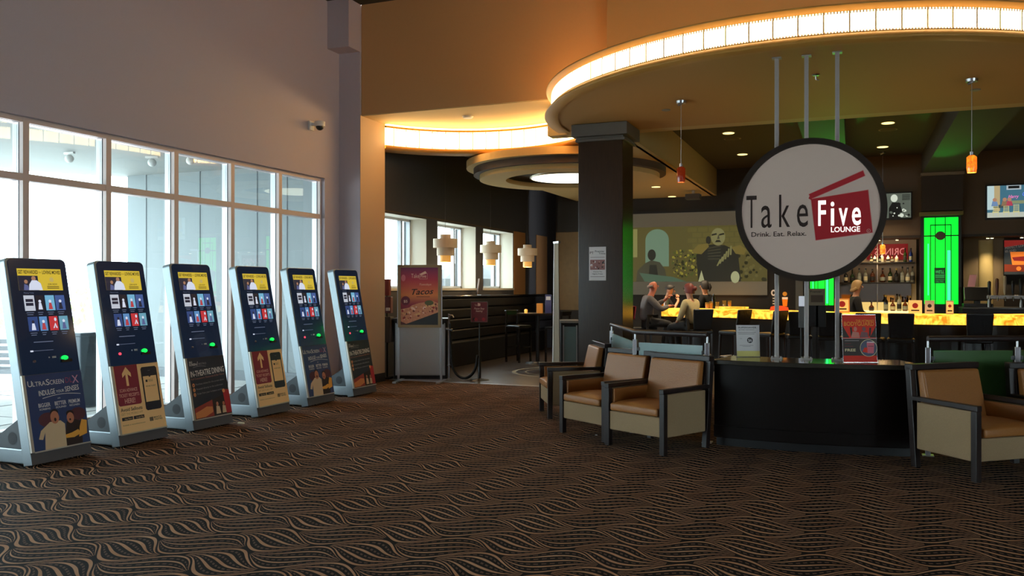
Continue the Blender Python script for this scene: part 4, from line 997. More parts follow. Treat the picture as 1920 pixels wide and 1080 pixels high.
STA = dict(pelvis=(0,0,.93), waist=(0,0,1.07), chest=(0,.0,1.28), neck=(0,.02,1.46), chin=(0,.045,1.55), skull=(0,.035,1.65), crown=(0,.02,1.70),
           shL=(-.18,0,1.39), shR=(.18,0,1.39), elL=(-.23,.05,1.12), elR=(.23,.05,1.12), wrL=(-.18,.24,1.05), wrR=(.18,.24,1.05), paL=(-.15,.31,1.05), paR=(.15,.31,1.05),
           hiL=(-.09,0,.90), hiR=(.09,0,.90), knL=(-.10,.02,.48), knR=(.10,.02,.48), anL=(-.10,-.01,.08), anR=(.10,-.01,.08), toL=(-.11,.13,.045), toR=(.11,.13,.045))
GREYS = mat('grey sweater', (104,98,98), .9, noise=(30,.08)); BEIS = mat('beige knit sweater', (196,178,132), .9, noise=(40,.06)); BLT = mat('black cotton top', (20,19,20), .9); DKP = mat('dark trousers', (26,26,30), .8)
m1 = dict(SIT); m1.update(elL=(-.24,.22,1.16), wrL=(-.12,.40,1.28), paL=(-.08,.44,1.33), elR=(.24,.20,1.10), wrR=(.10,.40,1.16), paR=(.05,.46,1.17), chest=(0,.05,1.2), neck=(0,.09,1.39), chin=(0,.13,1.475), skull=(0,.115,1.575), crown=(0,.095,1.62))
person('man in a grey sweater with cropped hair leaning on the left end of the bar', at_d(1213, 16.75), -62, m1, 1.03, GREYS, True, DKP, mat('grey cropped hair', (150,130,120), .8), 'bald', skin=(200,118,92))
w3 = dict(SIT); w3.update(elL=(-.22,.06,1.05), wrL=(-.17,.20,.93), paL=(-.13,.26,.90), elR=(.22,.10,1.06), wrR=(.16,.28,.98), paR=(.12,.34,.97))
person('woman in a beige sweater with glasses and a red-brown bun, at the bar', at_d(1296, 16.2), 62, w3, .985, BEIS, True, DKP, mat('red brown hair', (116,50,44), .5), 'bun', True, skin=(226,170,140))
p2 = dict(STA); p2.update(elR=(.24,.14,1.16), wrR=(.07,.26,1.36), paR=(.03,.25,1.44), chin=(0,.07,1.54), skull=(0,.08,1.64), crown=(0,.07,1.69))
person('dark-haired person in black behind the bar with a hand raised to the chin', at_d(1250, 18.45), -75, p2, .935, BLT, False, DKP, HAIRD, 'short', skin=(226,160,120))
person('dark-haired bartender in a black top looking left, in front of the projection screen', at_d(1324, 18.6), 72, STA, .985, BLT, False, DKP, HAIRD, 'pony', skin=(214,152,112))
person('fair-haired bartender in black working behind the bar under the round sign', at_d(1603, 16.1), -78, STA, .975, BLT, True, DKP, mat('fair hair', (150,118,70), .6), 'bob', skin=(200,140,106))
# ---------------------------------------------------------------- projection screen and televisions
xA_, _ = at_y(1110, YB); xB_, _ = at_y(1439, YB); dM = at_y(1310, YB)[1]; z0_, z1_ = zz(554, dM), zz(399, dM)
sc_ = thing('projection_screen', 'wide projection screen showing two men in a stone courtyard', 'projection screen', (xA_, YB-.05, z0_))
wS, hS = xB_-xA_, z1_-z0_
MB().box(0, wS, 0, .04, 0, hS, mat('screen cloth grey', (110,104,92), .8, emis=(84,78,62), es=.30)).build('screen_cloth', sc_)
MB().box(-.05, wS+.05, -.02, .05, hS, hS+.06, BLK).build('casing', sc_)
F = frame((0, -.004, 0), (1,0,0), (0,0,1), (0,-1,0))
t = MB(); a, b = .0, hS; im0, im1 = (554-529)/155*hS, (554-425)/155*hS
E_ = .6
def G_(n_, c_, e=1.0): return glow('picture '+n_, c_, e*E_)
t.quad(F, 0, wS, im0, im1, 0, G_('ground', (92,84,40), .8))
def P_(px, py): return ((at_y(px, YB)[0]-xA_), (554-py)/155*hS)
def PP(*pts): return [P_(*p) for p in pts]
t.poly(F, PP((1188,482),(1188,428),(1196,428),(1196,482)), .001, G_('pale bars', (150,146,84), .7))
# arch with sky
pts = [P_(1211+ (22)*(1-cos(pi*i/14)), 450-21*sin(pi*i/14)) for i in range(15)]
t.poly(F, [P_(1211,500)]+pts+[P_(1255,500)], .001, G_('arch sky', (112,138,112), .8))
rr = random.Random(2)
BR = G_('brick', (104,96,46), .75); BR2 = G_('brick joint', (62,58,28), .6)
for j in range(5):
    for i in range(8): 
        x_ = 1290+i*20+(j%2)*9
        if x_ < 1425: t.poly(F, PP((x_,436+j*10),(x_+17,436+j*10),(x_+17,428+j*10),(x_,428+j*10)), .0012, BR)
for i in range(150):
    x_ = rr.uniform(1262, 1312); y_ = rr.uniform(470, 520); q = P_(x_, y_)
    t.disc(F, q[0], q[1], rr.uniform(.012,.035), .0014+i*1e-5, [G_('leaf yellow', (150,140,50), .8), G_('leaf green', (84,92,36), .7), G_('leaf dark', (50,50,24), .6)][i%3], 7)
for i in range(60):
    x_ = rr.uniform(1340, 1436); y_ = rr.uniform(480, 526); q = P_(x_, y_)
    t.disc(F, q[0], q[1], rr.uniform(.02,.05), .0014+i*1e-5, [G_('rubble', (112,104,56), .7), MATS['picture leaf dark']][i%2], 7)
DKF = G_('figure dark', (46,46,34), .6); MDF = G_('figure mid', (74,72,52), .7); HL = G_('figure pale', (130,126,80), .8)
# seated man, left: head, jacket
q = P_(1223, 478); t.disc(F, q[0], q[1], .10, .004, DKF, 20, 1.35)
t.poly(F, PP((1194,529),(1196,508),(1210,494),(1222,488),(1238,492),(1248,506),(1252,529)), .0035, MDF); t.poly(F, PP((1217,528),(1219,497),(1232,497),(1236,528)), .0042, DKF)
t.poly(F, PP((1200,512),(1262,520),(1288,529),(1210,529)), .0046, G_('car teal', (84,108,84), .7))
# standing man, right: bald, shoulder pads, straps
q = P_(1347, 446); t.disc(F, q[0], q[1], .165, .004, HL, 24, 1.25); q = P_(1333, 452); t.disc(F, q[0]-.05, q[1], .06, .0036, DKF, 14, 1.6)
for dx in (-7, 7): t.poly(F, PP((1347+dx-5,444),(1347+dx+5,442),(1347+dx+4,439),(1347+dx-5,441)), .0045, DKF)
t.poly(F, PP((1341,456),(1353,456),(1350,452),(1344,452)), .0045, DKF); t.poly(F, PP((1345,450),(1350,450),(1348,441)), .0045, MDF)
t.poly(F, PP((1310,529),(1306,480),(1318,462),(1338,460),(1360,462),(1384,474),(1390,529)), .0034, DKF)
t.poly(F, PP((1298,472),(1310,460),(1328,458),(1330,464),(1316,478),(1302,476)), .0044, G_('shoulder ochre', (128,112,52), .7)); t.poly(F, PP((1372,466),(1388,462),(1400,470),(1396,480),(1380,478)), .0044, MATS['picture shoulder ochre'])
for i in range(6): t.poly(F, PP((1344+5*i,500-4*i),(1347+5*i,500-4*i),(1353+4*i,488-5*i),(1350+4*i,488-5*i)), .0048, HL)
for i in range(5): t.poly(F, PP((1328,466+5*i),(1352,462+6*i),(1352,464+6*i),(1328,468+5*i)), .0046, MDF)
t.poly(F, PP((1310,529),(1316,508),(1322,529)), .005, G_('pale cloth', (176,176,130), .8)); q = P_(1379, 521); t.disc(F, q[0], q[1], .10, .005, MATS['picture pale cloth'], 16, 1.4)
t.build('picture', sc_)

def tv(label, px0, px1, py0, py1, Y, draw, loc_y=.0):
    xa, da = at_y(px0, Y); xb, db = at_y(px1, Y); dm = (da+db)/2; za, zb_ = zz(py1, dm), zz(py0, dm)
    k = thing('television', label, 'television', (xa, Y, za)); w, h = xb-xa, zb_-za
    MB().box(-.03, w+.03, .0, .07, -.04, h+.03, BLK).build('housing', k, .006); MB().box(w*.35, w*.65, .07, 19.7-Y, h*.3, h*.7, BLK).build('wall_mount', k)
    F = frame((0, -.002, 0), (1,0,0), (0,0,1), (0,-1,0)); t = MB(); draw(t, F, w, h); t.build('screen', k); return k
def tv1(t, F, w, h):
    t.quad(F, 0, w, 0, h, 0, G_('tv grey', (96,104,92), .9)); D = G_('tv dark', (24,26,24), .5); Wt = G_('tv white', (216,224,206), 1)
    t.disc(F, w*.62, h*.80, h*.13, .001, Wt, 18, 1.2); t.poly(F, [(w*.5,0),(w*.5,h*.4),(w*.58,h*.64),(w*.74,h*.62),(w*.80,h*.3),(w*.78,0)], .0008, D)
    for i in range(5): t.quad(F, w*.80, w*.98, h*(.72+.05*i), h*(.745+.05*i), .001, D)
    rr = random.Random(9)
    for i in range(26): t.disc(F, rr.uniform(.5,.97)*w, rr.uniform(.08,.6)*h, h*rr.uniform(.02,.07), .0012+i*1e-5, [D, Wt, MATS['picture tv grey']][i%3], 8)
    t.disc(F, w*.79, h*.10, h*.08, .002, Wt, 12)
tv('television with a grey film picture partly hidden by the right edge of the round sign', 1626, 1708, 364, 410, 19.60, tv1)
def tv2(t, F, w, h):
    t.quad(F, 0, w, 0, h, 0, G_('tv wall blue', (70,120,140), .9)); t.quad(F, 0, w*.12, h*.25, h, .001, G_('tv daylight', (190,214,214), 1)); t.quad(F, .12*w, w*.22, h*.2, h, .001, G_('tv tan curtain', (196,176,130), .9))
    t.quad(F, 0, w, 0, h*.16, .001, G_('tv pale floor', (190,196,182), 1)); t.quad(F, w*.33, w*.58, h*.86, h, .0015, G_('tv frame picture', (176,190,196), 1)); t.quad(F, w*.36, w*.55, h*.90, h*.98, .002, G_('tv dark', (24,26,24), .5))
    t.quad(F, w*.35, w, h*.42, h*.52, .0012, G_('tv table', (150,160,120), .8)); t.quad(F, w*.1, w*.35, h*.3, h*.4, .0012, G_('tv shade', (80,96,96), .7))
    CH = G_('tv chair', (210,204,140), 1)
    for cx_ in (.10, .28, .45, .68):
        for q in (0, .085): t.quad(F, w*(cx_+q), w*(cx_+q+.008), h*.05, h*.40, .002, CH)
        for q in range(5): t.quad(F, w*cx_, w*(cx_+.09), h*(.22+.04*q), h*(.235+.04*q), .002, CH)
        t.quad(F, w*(cx_-.01), w*(cx_+.10), h*.15, h*.19, .002, CH)
    for cx_, c_ in ((.13,(120,150,190)),(.30,(150,120,90)),(.38,(190,70,90))): t.disc(F, w*cx_, h*.56, h*.06, .003, G_('tv face %d' % c_[0], (190,140,110), .9), 12); t.poly(F, [(w*(cx_-.06),h*.36),(w*(cx_+.06),h*.36),(w*(cx_+.04),h*.50),(w*(cx_-.04),h*.52)], .0025, G_('tv shirt %d' % c_[0], c_, .9))
    t.text(F, 'Harry', w*.36, h*.60, h*.10, .003, G_('tv neon pink', (236,120,190), 1.2), w=w*.18, shear=.3, bold=.010); t.text(F, 'Open', w*.60, h*.66, h*.12, .003, G_('tv neon blue', (90,120,236), 1.3), w=w*.2, shear=.3, bold=.010)
tv('large bright television with a cafe scene at the right edge of the photo', 1851, 1962, 348, 408, 19.60, tv2)

# ---------------------------------------------------------------- green light columns
GRN = glow('green light panel', (0,236,40), 1.3); GRN2 = glow('green light panel pale', (60,246,150), 1.2)
def gcol(label, pxa, pxb, Y, za, zb_, sign=None):
    xa, _ = at_y(pxa, Y); xb, _ = at_y(pxb, Y); w = xb-xa; cxm = (xa+xb)/2
    k = thing('light_column', label, 'light column', (cxm, Y, 0)); h = zb_-za
    OLV = mat('olive painted column', (118,110,60), .7)
    MB().box(-w/2-.06, w/2+.06, .03, .6, 0, za-.02, BLK).build('plinth', k); MB().box(-w/2-.06, w/2+.06, .05, .6, za-.02, zb_+.05, BLK).build('housing', k)
    MB().box(-w/2-.09, w/2+.09, -.05, .6, zb_+.04, zb_+.12, OLV).build('cornice', k, .01)
    F = frame((-w/2, .045, za), (1,0,0), (0,0,1), (0,-1,0)); t = MB(); t.quad(F, 0, w, 0, h, .02, GRN)
    t.quad(F, w*.68, w*.78, h*.02, h*.62, .021, GRN2); t.quad(F, w*.10, w*.14, h*.1, h*.7, .021, GRN2)
    for x_ in (.19, .33, .62, .79): t.quad(F, w*(x_-.013), w*(x_+.013), 0, h*.92 if x_ in (.19,.79) else h, .023, INK)
    t.quad(F, w*.19, w*.79, h*.908, h*.92, .023, INK); t.quad(F, 0, w, h*.782, h*.796, .023, INK); t.disc(F, w*.48, h*.79, w*.145, .026, mat('bronze disc', (84,72,50), .4), 28)
    t.build('green_panel', k)
    if sign: sign(F, w, h)
    MB().box(-w/2, w/2, .3, .5, zb_+.12, zb_+.14, glow('green up light', (0,255,40), 1.5)).build('up_light', k)
    return k
def sgn(F, w, h):
    DG = mat('dark green notice', (14,50,26), .5, emis=(10,60,24), es=.3); PG = glow('notice print', (60,190,90), .7)
    t = MB(); t.quad(F, w*.30, w*.63, h*.24, h*.42, .03, DG); t.quad(F, w*.30, w*.63, h*.24, h*.42, .024, DG); t.text(F, "WE'LL", w*.335, h*.355, h*.035, .032, PG, w=w*.25, bold=.014, shear=.2)
    for q in range(4): t.quad(F, w*.33, w*.60, h*(.30+.012*q), h*(.304+.012*q), .032, PG)
    t.quad(F, w*.33, w*.60, h*.28, h*.283, .032, PG); t.text(F, 'CALL YOU', w*.34, h*.252, h*.018, .032, PG, w=w*.22)
    t.M = Matrix.Translation(((at_y(1733,19.55)[0]+at_y(1797,19.55)[0])/2, 19.55, 0)) ; t.v = [t.M @ p for p in t.v]; t.M = None
    tag(t.build('notice'), 'small dark notice stuck on the bright green light column', 'notice')
gcol('tall bright green light column right of the bottle shelves', 1733, 1797, 19.55, 1.22, 3.0, sgn)
gcol('green light column half hidden behind the round sign', 1519, 1563, 19.55, 1.18, 3.0)
x1_, _ = at_y(1728, 19.6); x2_, _ = at_y(1805, 19.6)
slab('wall_bulkhead_box', x1_, x2_, 19.5, 19.7, 3.14, 3.92, mat('dark umber paint', (52,42,32), .7))
slab(trimname(), x1_-.02, x2_+.02, 19.46, 19.7, 3.86, 3.92, mat('pale cornice', (130,116,90), .6))
for i, (x_, tx, pw_) in enumerate(((1.6, 1.35, 32), (-.41, -.41, 120))):
    L_ = bpy.data.lights.new('green_spot', 'SPOT'); L_.energy = pw_; L_.color = (0.02,1,.10); L_.spot_size = radians(24); L_.spot_blend = .8; L_.shadow_soft_size = .05
    o = bpy.data.objects.new('green_spot', L_); COL.objects.link(o); o.location = (x_, 19.1, 3.25); dv = Vector((tx, 14.0, 4.1))-o.location; o.rotation_euler = dv.to_track_quat('-Z','Y').to_euler()

# ---------------------------------------------------------------- back bar
BBX0, BBX1 = at_y(1568, YB)[0], at_y(1718, YB)[0]
struct(MB().box(BBX0, BBX1, YB-.02, YB-.001, 1.1, ZB, mat('warm white niche wall', (196,176,150), .6)).build('wall_niche'))
tag(MB().box(BBX0+.02, BBX1-.1, YB-.035, YB-.022, 1.18, 1.66, mirror_mat()).build('back_bar_mirror'), 'low mirror behind the bottles under the bottle shelves', 'mirror')
bc = thing('back_bar_counter', 'glowing back bar counter under the bottle shelves', 'counter', ((BBX0+BBX1)/2, 20.0, 0)); hw = (BBX1-BBX0)/2
MB().box(-hw, hw, -.30, .36, 0, 1.0, MATS['black bar front']).build('cabinet', bc); MB().box(-hw, hw, -.30, .30, 1.02, 1.06, glow('back bar top glow', (255,226,150), 1.15)).build('lit_top', bc); MB().box(-hw, hw, .30, .345, 1.02, 1.24, glow('back bar riser glow', (226,190,110), .75)).build('lit_riser', bc)
SH = mat('dark shelf edge', (22,20,18), .3)
def shelf(z_, lab):
    t = MB().box(BBX0, BBX1-.05, 19.95, YB-.03, z_-.03, z_, SH); tag(t.build('bottle_shelf', bevel=.003), lab, 'shelf')
shelf(1.672, 'lower black bottle shelf above the back bar mirror'); shelf(2.105, 'upper black bottle shelf in front of the red drinks sign')
MB_ = MB().box(at_y(1645,20.2)[0]-.008, at_y(1645,20.2)[0]+.008, 20.2, 20.215, 1.06, 2.55, CHROME); tag(MB_.build('shelf_post'), 'thin metal upright between the bottle shelves', 'post')
x_ = at_y(1625, YB)[0]; x2_ = at_y(1702, YB)[0]
F = frame((x_, YB-.045, 2.17), (1,0,0), (0,0,1), (0,-1,0)); t = MB(); w_ = x2_-x_; t.quad(F, 0, w_, 0, .34, 0, mat('drinks sign red', (150,30,36), .5, emis=(140,24,30), es=.25)); t.quad(F, 0, w_, 0, .34, -.02, MATS['drinks sign red'])
t.text(F, 'DRINKS', w_*.94, .10, .15, .002, mat('drinks sign pink', (236,150,146), .5, emis=(230,140,136), es=.4), w=w_*.74, mirror=True, bold=.0); tag(t.build('drinks_sign'), 'red sign with mirrored pale word drinks behind the top bottle shelf', 'sign')
BC = {'clear': mat('clear bottle glass', (176,176,160), .1, spec=.8), 'amber': mat('amber bottle glass', (110,54,20), .1, spec=.8), 'green': mat('green bottle glass', (50,74,34), .1, spec=.8), 'dark': mat('dark bottle glass', (24,22,20), .1, spec=.8), 'white': mat('white bottle', (224,216,200), .4), 'blue': mat('blue bottle', (36,56,140), .2)}
for n_ in ('clear','amber','green'): BC[n_].node_tree.nodes['Principled BSDF'].inputs['Transmission Weight'].default_value = .5
LABM = [mat('cream bottle label', (206,192,150), .6), mat('dark bottle label', (40,36,30), .6), mat('grey bottle label', (150,150,130), .6)]
def bottle(c_, h, r, lab_i, loc, label, grp, shape=0):
    k = thing('bottle', label, 'bottle', loc, 0, grp); s_ = h
    prof = [(r*.9,0),(r,.01),(r,s_*.55),(r*.85,s_*.63),(r*.36,s_*.74),(r*.33,s_*.9)] if shape == 0 else [(r*.9,0),(r*1.1,.01),(r*1.15,s_*.42),(r*.7,s_*.55),(r*.34,s_*.62),(r*.33,s_*.9)]
    MB().lathe(prof, BC[c_], n=14).build('body', k); MB().lathe([(r*.42,s_*.88),(r*.42,s_)], BLK if c_ != 'dark' else mat('gold cap', (176,140,60), .3, .6), n=10).build('cap', k)
    MB().lathe([(r*1.012,s_*.14),(r*1.012,s_*.42)] if shape == 0 else [(r*1.15,s_*.12),(r*1.17,s_*.36)], LABM[lab_i], n=14).build('paper_label', k)
mid = [(1586,'dark',.27),(1598,'green',.30),(1611,'clear',.31),(1623,'clear',.31),(1636,'amber',.29),(1655,'amber',.31),(1669,'green',.31),(1681,'dark',.30),(1692,'clear',.34),(1702,'clear',.32),(1711,'clear',.34)]
for i, (px, c_, h) in enumerate(mid):
    x_, _ = at_y(px, 20.12); bottle(c_, h, .042 if c_ != 'amber' else .05, i % 3, (x_, 20.12, 1.672), '%s spirit bottle, %s from the left on the lower bottle shelf' % (c_, ORD[i]), 'bottles on the lower back bar shelf', i % 4 == 1)
topr_ = [(1634,'dark',.17),(1640,'white',.17),(1650,'dark',.18),(1654,'white',.20),(1665,'white',.17),(1673,'amber',.16),(1681,'white',.17),(1697,'green',.30),(1708,'blue',.30)]
for i, (px, c_, h) in enumerate(topr_):
    x_, _ = at_y(px, 20.12); bottle(c_, h, .034, i % 3, (x_, 20.12, 2.105), '%s bottle, %s from the left on the upper bottle shelf' % (c_, ORD[i]), 'bottles on the upper back bar shelf')
low = [(1661,'dark',.34),(1674,'amber',.28),(1686,'clear',.36),(1697,'amber',.30),(1707,'dark',.32),(1634,'amber',.2),(1590,'amber',.22)]
for i, (px, c_, h) in enumerate(sorted(low)):
    x_, _ = at_y(px, 19.86); bottle(c_, h, .045, i % 3, (x_, 19.86, 1.06), '%s bottle, %s from the left on the glowing back counter' % (c_, ORD[i]), 'bottles on the glowing back counter', i % 2)
# soffit spots under the bulkhead
for i, px in enumerate((1607, 1648, 1682, 1852, 1860, 1916)):
    x_, _ = at_y(px, 19.95); s_ = thing('soffit_spot', 'tiny lit spot under the back bar bulkhead, %s from the left' % ORD[i], 'spotlight', (x_, 19.95, ZB-.02), 0, 'spots under the bulkhead')
    MB().lathe([(.035,-.01),(.04,0),(.04,.01)], CHROME, n=12).build('rim', s_); MB().lathe([(.028,-.014),(.028,-.008)], glow('spot lens', (255,230,160), 6), n=12).build('lens', s_)
    L_ = bpy.data.lights.new('soffit_lamp', 'SPOT'); L_.energy = 14; L_.color = (1,.75,.42); L_.spot_size = radians(110); L_.spot_blend = .7; L_.shadow_soft_size = .03
    o = bpy.data.objects.new('soffit_lamp', L_); COL.objects.link(o); o.location = (x_, 19.95, ZB-.05)
# right part of the back bar: side panels, poster, beer taps, terminal
xq = [at_y(p, YB)[0] for p in (1806, 1834, 1862, 1882)]
struct(MB().box(xq[0], xq[3], YB-.03, YB-.001, 1.1, ZB, mat('grey beige wall', (128,112,88), .7)).build('wall_niche_right'))
t = MB(); cxm = (xq[1]+xq[2])/2; t.lathe([((xq[2]-xq[1])/2, 0), ((xq[2]-xq[1])/2, 1.46)], mat('cream curved pier', (206,188,132), .6), n=28, sy=.5); struct(t.build('wall_pier', loc=(cxm, YB-.03, 1.1)))
x_ = at_y(1883, 20.3)[0]
F = frame((x_, 20.3, zz(516, 18.0)), (1,0,0), (0,0,1), (0,-1,0)); w_, h_ = .58, (516-453)*18/1600
t = MB(); t.box(x_-.01, x_+w_+.01, 20.3, YB-.001, zz(516,18.0)-.01, zz(453,18.0)+.01, INK)
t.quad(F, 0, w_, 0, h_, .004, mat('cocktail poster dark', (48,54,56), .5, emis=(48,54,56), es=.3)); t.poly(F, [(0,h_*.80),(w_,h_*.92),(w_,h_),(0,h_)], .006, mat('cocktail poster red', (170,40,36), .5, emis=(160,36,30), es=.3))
t.text(F, 'PERFECT LONG', .02, h_*.74, .045, .008, PAPER, w=.40, rot=.15, bold=.014); t.text(F, 'ISLAND', .02, h_*.64, .045, .008, PAPER, w=.2, rot=.15, bold=.014)
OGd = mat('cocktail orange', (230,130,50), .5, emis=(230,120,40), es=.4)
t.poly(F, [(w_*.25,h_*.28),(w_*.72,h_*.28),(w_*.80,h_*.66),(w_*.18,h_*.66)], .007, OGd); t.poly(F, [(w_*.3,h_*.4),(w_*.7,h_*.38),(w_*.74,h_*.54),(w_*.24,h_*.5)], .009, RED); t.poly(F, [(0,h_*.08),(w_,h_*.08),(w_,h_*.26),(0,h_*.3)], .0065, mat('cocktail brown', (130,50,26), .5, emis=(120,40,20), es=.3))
t.disc(F, w_*.8, h_*.16, .05, .009, PAPER, 16); t.disc(F, w_*.45, h_*.17, .045, .009, OGd, 16)
tag(t.build('cocktail_poster'), 'dark cocktail poster with a red top at the right end of the back bar', 'poster')
x_ = at_y(1888, 19.0)[0]
bc = thing('bar_cabinet', 'dark back counter with steel fittings behind the right part of the bar', 'counter', (at_y(1880,19.3)[0], 19.3, 0))
MB().box(-.75, 1.5, -.35, .5, 0, 1.14, BLK).build('cabinet', bc, .01); MB().box(-.75, 1.5, -.38, .5, 1.14, 1.17, mat('steel counter', (96,96,92), .3, .8)).build('counter_top', bc)
pos = thing('cash_register', 'black sales terminal at the back counter with a pink card on top', 'cash register', (at_y(1836,19.2)[0]-.02, 19.3, 1.17))
MB().box(-.26,.26,-.15,.2,0,.07,BLK).build('base', pos, .01); MB().hexa([(-.24,-.1,.14),(.24,-.1,.14),(.24,-.02,.12),(-.24,-.02,.12)], [(-.24,.05,.40),(.24,.05,.40),(.24,.1,.38),(-.24,.1,.38)], BLK).build('display', pos, .01); MB().box(-.05,.05,-.0,.1,.07,.16,BLK).build('stand', pos)
t = MB(); t.hexa([(0,0,0),(.13,0,0),(.13,.01,0),(0,.01,0)], [(.04,.03,.24),(.17,.03,.24),(.17,.04,.24),(.04,.04,.24)], mat('pink card', (206,150,156), .5)); tag(t.build('card', loc=(at_y(1816,19.22)[0], 19.38, 1.575)), 'pink folded card standing on the sales terminal', 'card')
tp = thing('beer_tap_tower', 'steel beer taps with a row of dark handles at the right of the back bar', 'beer taps', (at_y(1882,19.1)[0], 19.1, 1.17))
STL = mat('tap steel', (120,120,116), .25, .9)
MB().box(-.30,.95,-.04,.04,.16,.24,STL).build('tap_rail', tp, .01)
for q in (-.25,.3,.85): MB().lathe([(.04,0),(.03,.16)], STL, (q,0,0), 12).build('column', tp)
for i in range(9):
    q = -.25+.135*i; c_ = [BLK, mat('tap handle brown', (90,50,34), .4), mat('tap handle cream', (176,160,130), .4), BLK][i % 4]
    t = MB().tube([(q,-.04,.2),(q,-.08,.19),(q,-.085,.13)], .012, STL, 8); t.build('spout', tp)
    MB().lathe([(.012,.24),(.022,.28),(.032,.44),(.03,.5+.05*(i%3)),(.01,.52+.05*(i%3))], c_, (q,0,0), 10).build('tap_handle', tp)

# things standing on the bar
def bar_pt(px, off=.3):
    best = None; a, b = ray(px)
    for i in range(len(BP)-1):
        (x0,y0),(x1,y1) = BP[i], BP[i+1]
        dx, dy = x1-x0, y1-y0; den = a*dy-b*dx
        if abs(den) < 1e-9: continue
        d_ = (x0*dy-y0*dx)/den; s_ = (x0*b-y0*a)/den
        px_, py_ = a*d_, b*d_
        if min(x0,x1)-1e-6 <= px_ <= max(x0,x1)+1e-6: best = (px_, py_)
    if best is None: best = BP[0]
    L = sqrt(a*a+b*b); return (best[0]+a/L*off, best[1]+b/L*off)
GLS = glass_mat('drinking glass', (.92,.9,.85,1), .02, .12)
def glass_(px, off, h, r, fill, label, z=BZ, pt=None):
    x_, y_ = pt or bar_pt(px, off); k = thing('drinking_glass', label, 'glass', (x_, y_, z), 0, 'glasses on the bar')
    MB().lathe([(r*.8,0),(r,h),(r*.94,h),(r*.74,.008)], GLS, n=14).build('glass_body', k)
    if fill: MB().lathe([(r*.72,.01),(r*.86,h*.75)], fill, n=14).build('drink', k)
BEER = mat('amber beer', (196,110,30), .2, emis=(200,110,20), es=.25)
glass_(1242, .2, .16, .04, BEER, 'beer glass on the bar in front of the man in grey'); glass_(1326, .25, .13, .045, BEER, 'first of two low amber glasses right of the seated woman'); glass_(1333, .3, .15, .04, BEER, 'second amber glass right of the seated woman, taller'); glass_(1345, .35, .14, .04, None, 'clear glass at the right of the amber glasses')
for i, (px, pt) in enumerate(((1358, at_d(1358, 19.68)), (1368, at_d(1368, 19.6)))): glass_(px, 0, .14, .045, BEER if i else None, ('small glass on the rear bar run, left of the pair','tall glass on the rear bar run, right of the pair')[i], 1.12, pt)
x_, y_ = bar_pt(1249, .3); tag(MB().lathe([(.05,0),(.05,.2),(.03,.22)], CHROME, n=16).build('cocktail_shaker', loc=(x_, y_, BZ)), 'shiny steel cocktail shaker near the left end of the bar', 'shaker')
x_, y_ = bar_pt(1338, .45); tag(MB().lathe([(.035,0),(.035,.22),(.015,.26),(.015,.3)], BC['dark'], n=14).build('sauce_bottle', loc=(x_, y_, BZ)), 'dark bottle on the bar behind the amber glasses', 'bottle')
x_, y_ = at_d(1414, 18.4)
def cardstand(px, off, w, h, col, lab, pic):
    x_, y_ = bar_pt(px, off); k = thing('menu_stand', lab, 'menu stand', (x_, y_, BZ), 0, 'menu stands on the bar'); L_ = sqrt(x_*x_+y_*y_); a = Vector((y_/L_, -x_/L_, 0)); n_ = Vector((-x_/L_, -y_/L_, 0))
    F = frame((-a.x*w/2, -a.y*w/2, 0), a, (0,0,1), n_); t = MB(); t.M = F; t.box(0, w, 0, h, -.02, 0, col); t.M = None; t.build('holder', k, .003)
    t = MB(); t.quad(F, w*.08, w*.92, h*.08, h*.92, .002, pic); t.disc(F, w*.5, h*.6, w*.22, .003, RED if pic is not PAPER else INK, 14); t.quad(F, w*.2, w*.8, h*.2, h*.3, .003, INK); t.build('menu_card', k)
CRM = mat('lit cream menu', (236,206,140), .5, emis=(236,190,110), es=.35)
cardstand(1716, .35, .20, .22, CRM, 'cream menu stand on the bar right of the bottle shelves', CRM); cardstand(1743, .32, .14, .22, mat('acrylic menu edge', (210,200,180), .3), 'white menu card beside the cream menu stand', PAPER); cardstand(1781, .3, .11, .22, MATS['acrylic menu edge'], 'narrow menu card under the bright green column', CRM)
cardstand(1527+52, .3, .24, .24, mat('amber menu holder', (196,130,56), .5, emis=(200,120,40), es=.25), 'amber menu holder on the bar behind the right sign pole', CRM)
# cut-out beer display on the bar
x_, y_ = bar_pt(1464, .35); k_ = thing('beer_display', 'cut-out bar display with a beer glass and red base', 'display', (x_, y_, BZ)); L_ = sqrt(x_*x_+y_*y_)
F = frame((-.2, 0, 0), (y_/L_, -x_/L_, 0), (0,0,1), (-x_/L_, -y_/L_, 0)); t = MB()
RO = mat('display red orange', (206,70,34), .5, emis=(200,60,24), es=.2); t.M = F; t.box(0,.34,0,.02,-.1,.02,RO); t.M = None
t.poly(F, [(0,0),(.34,0),(.33,.06),(.22,.09),(.1,.09),(.02,.07)], .022, RO); t.poly(F, [(.04,.09),(.15,.09),(.15,.30),(.04,.30)], .012, INK); t.disc(F, .07, .33, .045, .016, PAPER, 18, 1.3); t.disc(F, .07, .33, .02, .018, INK, 10, 1.6)
t.poly(F, [(.235,.08),(.31,.08),(.325,.25),(.22,.25)], .02, BEER); t.quad(F, .222, .323, .21, .25, .022, PAPER); t.disc(F, .27, .31, .04, .02, mat('display gold', (196,140,40), .5), 18)
for q in range(3): t.quad(F, .055, .135, .12+.05*q, .135+.05*q, .014, PAPER)
t.build('cut_out', k_)
